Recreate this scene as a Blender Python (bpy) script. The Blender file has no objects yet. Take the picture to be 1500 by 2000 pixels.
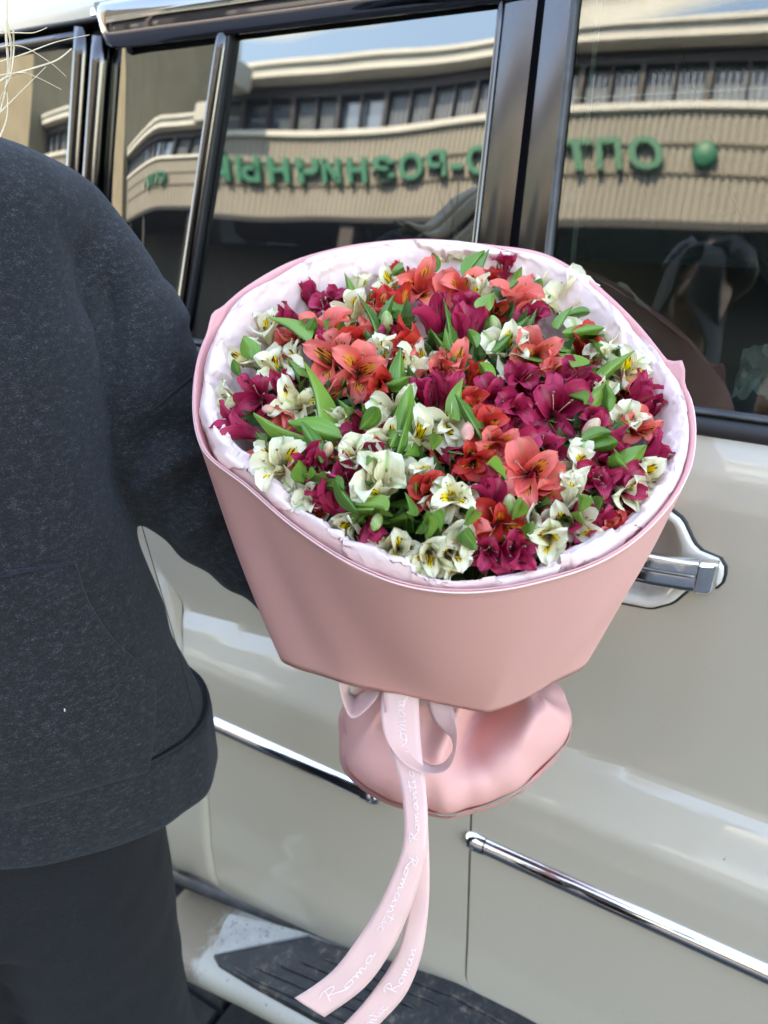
import bpy, math, random
from mathutils import Vector, Matrix, noise
random.seed(7)
S = bpy.context.scene
COL = S.collection

# ------------------------------------------------------------ camera, light
H = 1.5
FPX = 1444.0
YAW, PITCH = math.radians(30.6), math.radians(24.2)
cam_d = bpy.data.cameras.new('camera')
cam_d.sensor_fit = 'VERTICAL'; cam_d.sensor_height = 36.0; cam_d.lens = 36.0 * FPX / 2000.0
cam_d.clip_start = 0.02; cam_d.clip_end = 2000
cam_d.dof.use_dof = True; cam_d.dof.focus_distance = 0.60; cam_d.dof.aperture_fstop = 6.3
cam = bpy.data.objects.new('camera', cam_d); COL.objects.link(cam)
cam.location = (0, 0, H); cam.rotation_euler = (math.radians(90) - PITCH, 0, YAW)
S.camera = cam

SUN_EL, SUN_AZ = math.radians(43), math.radians(-14)      # azimuth from +y towards +x
sun_dir = Vector((math.sin(SUN_AZ) * math.cos(SUN_EL), math.cos(SUN_AZ) * math.cos(SUN_EL), math.sin(SUN_EL)))
W = bpy.data.worlds.new('World'); S.world = W; W.use_nodes = True
wn = W.node_tree.nodes; bg = wn['Background']
sky = wn.new('ShaderNodeTexSky'); sky.sky_type = 'NISHITA'; sky.sun_disc = False
sky.sun_elevation = SUN_EL; sky.sun_rotation = SUN_AZ; sky.altitude = 100; sky.air_density = 1.0; sky.dust_density = 0.6; sky.ozone_density = 3.0
W.node_tree.links.new(sky.outputs[0], bg.inputs[0]); bg.inputs[1].default_value = 0.15
sd = bpy.data.lights.new('sun', 'SUN'); sd.energy = 2.0; sd.angle = math.radians(0.5); sd.color = (1, .95, .87)
sun = bpy.data.objects.new('sun', sd); COL.objects.link(sun)
sun.rotation_euler = sun_dir.to_track_quat('Z', 'Y').to_euler()
S.view_settings.view_transform = 'Standard'; S.view_settings.look = 'None'
S.view_settings.exposure = 3.68
S.view_settings.use_white_balance = True; S.view_settings.white_balance_temperature = 9400; S.view_settings.white_balance_tint = 12; S.view_settings.gamma = 1; S.view_settings.use_curve_mapping = False
S.render.engine = 'CYCLES'
S.cycles.max_bounces = 7; S.cycles.diffuse_bounces = 3; S.cycles.glossy_bounces = 5
S.cycles.transparent_max_bounces = 8; S.cycles.caustics_reflective = False; S.cycles.caustics_refractive = False
S.cycles.sample_clamp_indirect = 4.0
try: S.cycles.use_denoising = True
except Exception: pass

RV = Vector((math.cos(YAW), math.sin(YAW), 0))
FV = Vector((-math.sin(YAW) * math.cos(PITCH), math.cos(YAW) * math.cos(PITCH), -math.sin(PITCH)))
UV_ = RV.cross(FV)
CP = Vector((0, 0, H))
def ray(u, v): return FV + RV * ((u - 750) / FPX) + UV_ * ((1000 - v) / FPX)
def pt(u, v, t): return CP + ray(u, v) * t

# ------------------------------------------------------------ helpers
def lerp(a, b, t): return a + (b - a) * t
def sstep(a, b, x):
    t = max(0., min(1., (x - a) / (b - a))); return t * t * (3 - 2 * t)
def interp(P, x):
    if x <= P[0][0]: return P[0][1]
    for (a, p), (b, q) in zip(P, P[1:]):
        if x <= b: return p + (q - p) * (x - a) / (b - a)
    return P[-1][1]
def crom(P, n, closed=False):
    """Catmull-Rom through tuples/vectors, n samples in all"""
    P = [Vector(p) for p in P]; m = len(P); out = []
    segs = m if closed else m - 1
    N = n if closed else n - 1
    for i in range(n):
        s = i * segs / N
        k = min(int(s), segs - 1) if not closed else int(s) % m
        f = s - int(s) if closed else s - k
        if closed: p0, p1, p2, p3 = P[(k - 1) % m], P[k], P[(k + 1) % m], P[(k + 2) % m]
        else: p0, p1, p2, p3 = P[max(k - 1, 0)], P[k], P[k + 1], P[min(k + 2, m - 1)]
        out.append(.5 * ((2 * p1) + (p2 - p0) * f + (2 * p0 - 5 * p1 + 4 * p2 - p3) * f * f + (3 * p1 - p0 - 3 * p2 + p3) * f ** 3))
    return out
def wloc(o):
    v = Vector((0, 0, 0))
    while o: v += o.location; o = o.parent
    return v
def tag(o, label=None, cat=None, group=None, kind=None):
    if label: o['label'] = label
    if cat: o['category'] = cat
    if group: o['group'] = group
    if kind: o['kind'] = kind
    return o
def thing(name, loc, label, cat, group=None):
    o = bpy.data.objects.new(name, None); COL.objects.link(o); o.location = loc; o.empty_display_size = .05
    return tag(o, label, cat, group)
def obj(name, V, F, m, parent=None, smooth=False, local=False, uvs=None):
    me = bpy.data.meshes.new(name)
    off = Vector((0, 0, 0)) if (parent is None or local) else wloc(parent)
    me.from_pydata([tuple(Vector(v) - off) for v in V], [], F)
    if uvs:
        l = me.uv_layers.new(name='UVMap')
        for lp in me.loops: l.data[lp.index].uv = uvs[lp.vertex_index]
    if m: me.materials.append(m)
    if smooth: me.polygons.foreach_set('use_smooth', [True] * len(me.polygons))
    me.update()
    o = bpy.data.objects.new(name, me); COL.objects.link(o)
    if parent: o.parent = parent
    return o
class MB:
    def __init__(s): s.v = []; s.f = []
    def add(s, V, F):
        b = len(s.v); s.v += [Vector(v) for v in V]; s.f += [tuple(i + b for i in f) for f in F]; return s
    def box(s, x0, x1, y0, y1, z0, z1, M=None):
        V = [Vector((x, y, z)) for z in (z0, z1) for y in (y0, y1) for x in (x0, x1)]
        if M: V = [M @ v for v in V]
        return s.add(V, [(0, 2, 3, 1), (4, 5, 7, 6), (0, 1, 5, 4), (2, 6, 7, 3), (0, 4, 6, 2), (1, 3, 7, 5)])
    def tube(s, pts, r, n=8, cap=True):
        pts = [Vector(p) for p in pts]; R = r if isinstance(r, (list, tuple)) else [r] * len(pts)
        V = []; F = []; ref = None
        for i, p in enumerate(pts):
            d = (pts[min(i + 1, len(pts) - 1)] - pts[max(i - 1, 0)]).normalized()
            if ref is None: ref = d.orthogonal().normalized()
            ref = (ref - d * ref.dot(d)).normalized(); b = d.cross(ref)
            for k in range(n):
                a = 2 * math.pi * k / n; V.append(p + (ref * math.cos(a) + b * math.sin(a)) * R[i])
        for i in range(len(pts) - 1):
            for k in range(n):
                F.append((i * n + k, i * n + (k + 1) % n, (i + 1) * n + (k + 1) % n, (i + 1) * n + k))
        if cap: F.append(tuple(range(n - 1, -1, -1))); F.append(tuple(range((len(pts) - 1) * n, len(pts) * n)))
        return s.add(V, F)
    def rings(s, Rg, closed=True, cap=False):
        n = len(Rg[0]); V = [p for r in Rg for p in r]; F = []
        for i in range(len(Rg) - 1):
            for k in range(n if closed else n - 1):
                F.append((i * n + k, i * n + (k + 1) % n, (i + 1) * n + (k + 1) % n, (i + 1) * n + k))
        if cap: F.append(tuple(range(n - 1, -1, -1))); F.append(tuple(range((len(Rg) - 1) * n, len(Rg) * n)))
        return s.add(V, F)
    def prism(s, poly, d):
        """poly: 3-d outline, extruded by vector d"""
        n = len(poly); V = [Vector(p) for p in poly] + [Vector(p) + Vector(d) for p in poly]
        F = [tuple(range(n)), tuple(range(2 * n - 1, n - 1, -1))] + [(k, k + n, (k + 1) % n + n, (k + 1) % n) for k in range(n)]
        return s.add(V, F)
    def build(s, name, m, parent=None, smooth=False, **k): return obj(name, s.v, s.f, m, parent, smooth, **k)
def mod_apply(o, mods):
    for kind, kw in mods:
        md = o.modifiers.new(kind, kind)
        for k, v in kw.items(): setattr(md, k, v)
    dg = bpy.context.evaluated_depsgraph_get(); dg.update()
    me = bpy.data.meshes.new_from_object(o.evaluated_get(dg))
    o.modifiers.clear(); o.data = me
    me.polygons.foreach_set('use_smooth', [True] * len(me.polygons))
    return o
def bevel(o, w, seg=2):
    md = o.modifiers.new('b', 'BEVEL'); md.width = w; md.segments = seg; md.limit_method = 'ANGLE'
    o.data.polygons.foreach_set('use_smooth', [True] * len(o.data.polygons))
    w_ = o.modifiers.new('w', 'WEIGHTED_NORMAL'); w_.keep_sharp = True
    return o

# ------------------------------------------------------------ materials
def mat(name, col, rough=.5, metal=0, **kw):
    m = bpy.data.materials.new(name); m.use_nodes = True
    b = m.node_tree.nodes['Principled BSDF']
    b.inputs['Base Color'].default_value = (*col, 1); b.inputs['Roughness'].default_value = rough; b.inputs['Metallic'].default_value = metal
    for k, v in kw.items():
        b.inputs[k].default_value = v
    return m
class NT:
    def __init__(s, m): s.m = m; s.n = m.node_tree.nodes; s.l = m.node_tree.links; s.b = s.n['Principled BSDF']; s.out = s.n['Material Output']
    def node(s, t, **k):
        x = s.n.new(t)
        for a, v in k.items(): setattr(x, a, v)
        return x
    def link(s, a, b): s.l.new(a, b)
    def tc(s, w='Object', scale=(1, 1, 1)):
        c = s.node('ShaderNodeTexCoord'); mp = s.node('ShaderNodeMapping'); mp.inputs['Scale'].default_value = scale
        s.link(c.outputs[w], mp.inputs[0]); return mp.outputs[0]
    def noise(s, vec, scale, detail=3, rough=.5, dist=0):
        x = s.node('ShaderNodeTexNoise'); x.inputs['Scale'].default_value = scale; x.inputs['Detail'].default_value = detail
        x.inputs['Roughness'].default_value = rough; x.inputs['Distortion'].default_value = dist
        s.link(vec, x.inputs['Vector']); return x.outputs['Fac']
    def ramp(s, fac, stops):
        x = s.node('ShaderNodeValToRGB'); e = x.color_ramp.elements
        while len(e) < len(stops): e.new(.5)
        for i, (p, c) in enumerate(stops):
            e[i].position = p; e[i].color = (*c, 1) if not isinstance(c, (int, float)) else (c, c, c, 1)
        s.link(fac, x.inputs[0]); return x.outputs[0]
    def mix(s, fac, a, b, mode='MIX'):
        x = s.node('ShaderNodeMix', data_type='RGBA', blend_type=mode)
        for sock, v in ((x.inputs['Factor'], fac), (x.inputs['A'], a), (x.inputs['B'], b)):
            if isinstance(v, (int, float)): sock.default_value = v
            elif isinstance(v, tuple): sock.default_value = (*v, 1)
            else: s.link(v, sock)
        return x.outputs['Result']
    def math(s, op, a, b=0., c=0.):
        x = s.node('ShaderNodeMath', operation=op)
        for i, v in enumerate((a, b, c)):
            if isinstance(v, (int, float)): x.inputs[i].default_value = v
            else: s.link(v, x.inputs[i])
        return x.outputs[0]
    def bump(s, h, strength=.3, dist=.01):
        x = s.node('ShaderNodeBump'); x.inputs['Strength'].default_value = strength; x.inputs['Distance'].default_value = dist
        s.link(h, x.inputs['Height']); s.link(x.outputs[0], s.b.inputs['Normal']); return x
    def base(s, c): s.link(c, s.b.inputs['Base Color'])
    def translucent(s, col, f):
        t = s.node('ShaderNodeBsdfTranslucent'); mx = s.node('ShaderNodeMixShader'); mx.inputs[0].default_value = f
        if isinstance(col, tuple): t.inputs[0].default_value = (*col, 1)
        else: s.link(col, t.inputs[0])
        s.link(s.b.outputs[0], mx.inputs[1]); s.link(t.outputs[0], mx.inputs[2]); s.link(mx.outputs[0], s.out.inputs[0])

def mottled(name, c1, c2, scale, rough=.8, bumpd=.002, bs=.4, detail=6, **kw):
    m = mat(name, c1, rough, **kw); t = NT(m); n = t.noise(t.tc(), scale, detail, .6)
    t.base(t.ramp(n, [(.35, c1), (.65, c2)])); t.bump(n, bs, bumpd); return m

# car paint: beige pearl with clear coat, faint dust and specks of dirt
m_paint = mat('car_paint', (.47, .41, .325), .38, .0, **{'Coat Weight': 1.0, 'Coat Roughness': .035, 'Coat IOR': 1.5})
t = NT(m_paint); tc = t.tc()
dust = t.noise(tc, 3.0, 5, .6); sp = t.noise(tc, 130, 2, .5)
c = t.mix(t.ramp(dust, [(.35, 0.), (.75, .25)]), (.47, .41, .325), (.43, .375, .295))
c = t.mix(t.ramp(sp, [(.775, 0.), (.80, .8)]), c, (.13, .10, .07)); t.base(c)
orange = t.noise(tc, 9, 2, .5); t.bump(orange, .02, .004)
m_paintdirty = mat('dusty_white_paint', (.6, .56, .48), .6); t = NT(m_paintdirty); tc = t.tc()
a = t.noise(tc, 26, 8, .75, .4); b2 = t.noise(tc, 120, 3, .6)
xx = t.node('ShaderNodeSeparateXYZ'); t.link(tc, xx.inputs[0])
edge = t.math('MULTIPLY_ADD', xx.outputs[0], -6.0, -3.1)      # more mud towards the wheel end
dm = t.math('MULTIPLY', t.ramp(t.math('ADD', a, edge), [(.45, 0.), (.62, 1.)]), .85)
c = t.mix(dm, (.46, .43, .37), (.20, .14, .085)); c = t.mix(t.ramp(b2, [(.66, 0.), (.72, .7)]), c, (.07, .06, .05)); t.base(c); t.bump(a, .3, .002)
m_speck = mat('speckled_end_cap', (.55, .54, .50), .7); t = NT(m_speck); tc = t.tc()
b2 = t.noise(tc, 170, 3, .6); b3 = t.noise(tc, 30, 4, .6)
t.base(t.mix(t.ramp(b2, [(.60, 0.), (.68, .85)]), t.ramp(b3, [(.3, (.30, .29, .265)), (.7, (.44, .425, .39))]), (.06, .055, .05)))
m_gloss = mat('gloss_black_trim', (.012, .012, .014), .12, 0, **{'Coat Weight': 1.0, 'Coat Roughness': .05, 'Coat IOR': 2.4, 'Specular IOR Level': 1.0})
m_smoke = mat('smoked_chrome', (.09, .087, .09), .14, 1.0); t = NT(m_smoke); t.bump(t.noise(t.tc(scale=(1, 1, .4)), 7, 2), .10, .01)
m_chrome = mat('chrome', (.86, .87, .88), .06, 1.0); t = NT(m_chrome)
rr = t.ramp(t.noise(t.tc(), 60, 5, .7), [(.5, .05), (.75, .28)]); t.link(rr, t.b.inputs['Roughness'])
m_rub = mat('black_rubber', (.014, .014, .015), .55)
m_rub2 = mottled('grey_weathered_rubber', (.03, .03, .033), (.07, .07, .072), 30, .5)
m_gap = mat('dark_gap', (.003, .004, .007), .8)
m_mat = mat('tread_plate', (.022, .024, .026), .45); t = NT(m_mat); n = t.noise(t.tc(), 38, 8, .78); t.base(t.ramp(n, [(.45, (.012, .013, .015)), (.56, (.03, .031, .031)), (.63, (.16, .12, .09))])); t.bump(n, .4, .002)
m_tyre = mottled('tyre_rubber', (.012, .012, .012), (.03, .028, .025), 20, .8)
m_rim = mat('alloy', (.55, .55, .56), .25, 1)
m_int = mottled('grey_cloth_seat', (.10, .11, .10), (.15, .16, .145), 60, .9)
m_int2 = mat('interior_plastic', (.03, .034, .034), .6)
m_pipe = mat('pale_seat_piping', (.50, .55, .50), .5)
m_belt = mat('seat_belt_webbing', (.015, .015, .017), .6)

def glass(name, fac_ior, tint, trans):
    m = bpy.data.materials.new(name); m.use_nodes = True; t = NT(m)
    t.n.remove(t.b)
    g = t.node('ShaderNodeBsdfGlossy'); g.inputs['Roughness'].default_value = 0.0; g.inputs[0].default_value = (.97, 1, .97, 1)
    fr = t.node('ShaderNodeFresnel'); fr.inputs[0].default_value = fac_ior
    tr = t.node('ShaderNodeBsdfTransparent'); tr.inputs[0].default_value = (*tint, 1)
    df = t.node('ShaderNodeBsdfDiffuse'); df.inputs[0].default_value = (.01, .011, .012, 1)
    mx = t.node('ShaderNodeMixShader'); mx.inputs[0].default_value = trans
    t.link(df.outputs[0], mx.inputs[1]); t.link(tr.outputs[0], mx.inputs[2])
    m2 = t.node('ShaderNodeMixShader'); t.link(fr.outputs[0], m2.inputs[0]); t.link(mx.outputs[0], m2.inputs[1]); t.link(g.outputs[0], m2.inputs[2])
    t.link(m2.outputs[0], t.out.inputs[0])
    bp = t.node('ShaderNodeBump'); bp.inputs['Strength'].default_value = .085; bp.inputs['Distance'].default_value = .02
    t.link(t.noise(t.tc(), 2.6, 1, .4), bp.inputs['Height']); t.link(bp.outputs[0], g.inputs['Normal'])
    return m
m_priv = glass('privacy_glass', 2.3, (.10, .12, .12), .35)
m_glass = glass('green_tinted_glass', 2.1, (.55, .70, .62), .85)
m_pane = mat('office_pane', (.10, .14, .19), .08, 0, **{'Specular IOR Level': 1.0, 'Coat Weight': 1.0, 'Coat IOR': 2.0})

m_fleece = mat('charcoal_heather_fleece', (.03, .035, .045), .95, 0, **{'Sheen Weight': .07, 'Sheen Roughness': .5, 'Sheen Tint': (.6, .7, .85, 1)})
t = NT(m_fleece); n1 = t.noise(t.tc(scale=(1, 1, 2.2)), 560, 4, .7); n2 = t.noise(t.tc(scale=(1, 1, 2)), 120, 4, .7); n3 = t.noise(t.tc(), 9, 3)
f = t.math('ADD', t.math('MULTIPLY', n1, .62), t.math('MULTIPLY', n2, .38))
c = t.ramp(f, [(.38, (.0025, .003, .0038)), (.49, (.0072, .0082, .010)), (.57, (.022, .0245, .029)), (.66, (.11, .116, .13))])
c = t.mix(t.ramp(n3, [(.3, 0.), (.8, .25)]), c, (.012, .013, .015)); t.base(c); t.bump(f, .55, .0025)
m_fleece2 = mat('dark_sweatpant_fleece', (.02, .024, .03), .97, 0, **{'Sheen Weight': .02})
t = NT(m_fleece2); n1 = t.noise(t.tc(scale=(1, 1, 2)), 260, 4, .75); t.base(t.ramp(n1, [(.35, (.002, .0022, .003)), (.55, (.0045, .005, .007)), (.72, (.016, .0175, .022))])); t.bump(n1, .5, .0025)
m_thread = mat('seam_thread', (.01, .012, .016), .9)
m_skin = mat('skin', (.62, .36, .26), .5, 0, **{'Subsurface Weight': .15, 'Subsurface Scale': .01})
m_hair = mat('blonde_hair', (.66, .53, .36), .4)
m_hair2 = mat('dark_hair', (.035, .025, .02), .4)
m_lint = mat('white_lint', (.8, .8, .78), .9)
m_teal = mottled('dark_teal_jacket_cloth', (.02, .035, .035), (.03, .05, .05), 40, .9)
m_shoe = mat('white_shoe', (.7, .7, .68), .5)

def paper(name, col, rough, tr, bs, sc):
    m = mat(name, col, rough + .18, 0, **{'Specular IOR Level': .3}); t = NT(m); tc = t.tc()
    n = t.noise(tc, sc, 3, .5); t.bump(n, bs, .002)
    g = t.noise(tc, 500, 2, .5); d = tuple(x * .94 for x in col)
    t.base(t.mix(g, col, d)); t.translucent(col, tr); return m
m_wrap = paper('pink_wrapping_film', (.94, .50, .455), .42, .20, .10, 14)
m_wrap2 = paper('deeper_pink_liner', (.82, .40, .39), .42, .16, .12, 16)
m_tissue = paper('crumpled_pale_pink_tissue', (.94, .72, .68), .42, .26, .25, 60)
m_ribbon = mat('pink_satin_ribbon', (.90, .66, .65), .34, 0, **{'Sheen Weight': .3, 'Specular IOR Level': .6})
t = NT(m_ribbon); n = t.noise(t.tc(), 35, 3); t.bump(n, .15, .002); wv = t.noise(t.tc(), 900, 2); t.base(t.mix(wv, (.95, .66, .61), (.90, .57, .52))); t.translucent((.9, .6, .55), .25)
m_script = mat('white_foil_lettering', (.95, .93, .93), .35)

def petal_mat(name, kind, inner):
    m = mat(name, (.8, .8, .7), .45, 0, **{'Specular IOR Level': .35}); t = NT(m)
    uvn = t.node('ShaderNodeTexCoord'); sp = t.node('ShaderNodeSeparateXYZ'); t.link(uvn.outputs['UV'], sp.inputs[0])
    u, v = sp.outputs[0], sp.outputs[1]
    au = t.math('ABSOLUTE', t.math('SUBTRACT', u, .5))                          # 0 at the midrib, .5 at the edge
    oi = t.node('ShaderNodeObjectInfo')
    def coord(sx, sy):
        mp = t.node('ShaderNodeCombineXYZ'); t.link(t.math('MULTIPLY', u, sx), mp.inputs[0]); t.link(t.math('MULTIPLY', v, sy), mp.inputs[1])
        t.link(t.math('MULTIPLY', oi.outputs['Random'], 31.0), mp.inputs[2]); return mp.outputs[0]
    veins = t.noise(coord(26, 2.2), 1.0, 3, .6); blot = t.noise(coord(3, 3), 1.0, 3, .6)
    dash = t.noise(coord(17, 5.0), 1.0, 0, .4)
    base, vein, tip, mid, blotch, dark = {
        'white': ((.84, .77, .50), (.72, .63, .33), (.88, .83, .66), (.30, .46, .07), (.92, .64, .0), (.10, .012, .012)),
        'coral': ((.92, .15, .115), (.74, .075, .065), (.93, .23, .19), (.42, .22, .08), (.85, .32, .05), (.10, .006, .01)),
        'red': ((.62, .028, .022), (.38, .012, .015), (.70, .05, .035), (.30, .20, .06), (.80, .22, .02), (.07, .004, .006)),
        'magenta': ((.44, .010, .060), (.22, .005, .025), (.54, .030, .105), (.36, .20, .12), (.50, .05, .09), (.09, .004, .02))}[kind]
    c = t.mix(t.ramp(veins, [(.38, 0.), (.62, 1.)]), vein, base)
    c = t.mix(t.ramp(v, [(.45, 0.), (.95, .8)]), c, tip)
    c = t.mix(t.ramp(blot, [(.5, 0.), (.8, .3)]), c, tuple(x * .7 for x in base))
    # green / pale base of the tube
    c = t.mix(t.ramp(v, [(.0, .75), (.28, 0.)]), c, (.40, .42, .14) if kind != 'magenta' else (.42, .22, .18))
    if inner:
        ell = t.math('ADD', t.math('POWER', t.math('MULTIPLY', au, 3.1), 2.0), t.math('POWER', t.math('MULTIPLY', t.math('SUBTRACT', v, .52), 3.4), 2.0))
        c = t.mix(t.ramp(ell, [(.5, .97 if kind != 'magenta' else .45), (1., 0.)]), c, blotch)
        win = t.math('MULTIPLY', t.ramp(ell, [(.8, 1.), (1.6, 0.)]), t.ramp(dash, [(.575, 0.), (.61, 1.)]))
        c = t.mix(win, c, dark)
    else:
        stripe = t.math('MULTIPLY', t.ramp(au, [(.02, 1.), (.11, 0.)]), t.ramp(v, [(.35, 0.), (.7, .9)]))
        c = t.mix(t.math('MULTIPLY', stripe, .85 if kind == 'white' else .35), c, mid)
    t.base(c); t.translucent(c, .30); t.bump(veins, .35, .0012); return m
PM = {(k, i): petal_mat(f'{k}_{"inner" if i else "outer"}_petal', k, i) for k in ('white', 'coral', 'red', 'magenta') for i in (0, 1)}
m_leaf = mat('alstroemeria_leaf', (.10, .22, .03), .38, 0, **{'Specular IOR Level': .5}); t = NT(m_leaf)
uvn = t.node('ShaderNodeTexCoord'); sp = t.node('ShaderNodeSeparateXYZ'); t.link(uvn.outputs['UV'], sp.inputs[0]); oi = t.node('ShaderNodeObjectInfo')
cmb = t.node('ShaderNodeCombineXYZ'); t.link(t.math('MULTIPLY', sp.outputs[0], 15.0), cmb.inputs[0]); t.link(t.math('MULTIPLY', sp.outputs[1], .9), cmb.inputs[1])
vn = t.noise(cmb.outputs[0], 1.0, 1); c = t.ramp(oi.outputs['Random'], [(.0, (.045, .15, .020)), (.5, (.10, .25, .024)), (1., (.19, .34, .045))])
c = t.mix(t.ramp(vn, [(.4, .0), (.65, .55)]), c, (.16, .32, .08)); c = t.mix(t.ramp(t.math('ABSOLUTE', t.math('SUBTRACT', sp.outputs[0], .5)), [(.0, .5), (.05, 0.)]), c, (.26, .42, .12))
t.base(c); t.translucent(c, .25); t.bump(vn, .5, .001)
m_bud = mat('green_bud', (.18, .30, .06), .4); t = NT(m_bud); t.base(t.ramp(t.noise(t.tc(scale=(1, 1, .15)), 300, 2), [(.4, (.15, .30, .05)), (.65, (.42, .34, .20))]))
m_stem = mat('green_stem', (.09, .17, .03), .5)
m_fil = mat('pale_stamen', (.75, .45, .35), .5)
m_anther = mat('anther', (.20, .17, .12), .7)

# ============================================================ THE STREET
def street():
    g = MB(); g.add([(-400, -400, 0), (400, -400, 0), (400, 400, 0), (-400, 400, 0)], [(0, 1, 2, 3)])
    tag(g.build('road', mottled('asphalt', (.045, .045, .047), (.075, .073, .07), 3, .9, .01, .5)), kind='structure')
    m_pav = mottled('sunlit_pavement_concrete', (.20, .19, .18), (.27, .255, .235), 2, .9)
    g = MB(); g.box(-60, 40, -15, -11, 0.0, .14)
    tag(g.build('pavement_opposite', m_pav), kind='structure')
    # block paving under the car, its colour darkened for the car's shade
    base = MB(); base.add([(-2.6, -.4, .004), (1.6, -.4, .004), (1.6, 2.6, .004), (-2.6, 2.6, .004)], [(0, 1, 2, 3)])
    pv = tag(base.build('paving', mat('paving_joint_sand', (.012, .011, .010), .95)), kind='structure')
    mp = mottled('shade_toned_paving_block', (.016, .016, .017), (.035, .034, .032), 40, .9)
    b = MB(); w, h, c = .098, .198, .006
    b.add([(-w / 2, -h / 2, 0), (w / 2, -h / 2, 0), (w / 2, h / 2, 0), (-w / 2, h / 2, 0), (-w / 2 + c, -h / 2 + c, .012), (w / 2 - c, -h / 2 + c, .012), (w / 2 - c, h / 2 - c, .012), (-w / 2 + c, h / 2 - c, .012)],
          [(4, 5, 6, 7), (0, 1, 5, 4), (1, 2, 6, 5), (2, 3, 7, 6), (3, 0, 4, 7)])
    first = None; r = random.Random(3)
    for i in range(17):
        for j in range(7):
            x = -1.95 + i * .105; y = .02 + j * .205 + (i % 2) * .10
            if first is None: o = first = b.build('paving_block', mp, pv, local=True)
            else: o = first.copy(); COL.objects.link(o); o.parent = pv
            o.location = (x, y, .005 + r.uniform(0, .003)); o.rotation_euler = (r.uniform(-.01, .01), r.uniform(-.01, .01), 0)
street()

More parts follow.
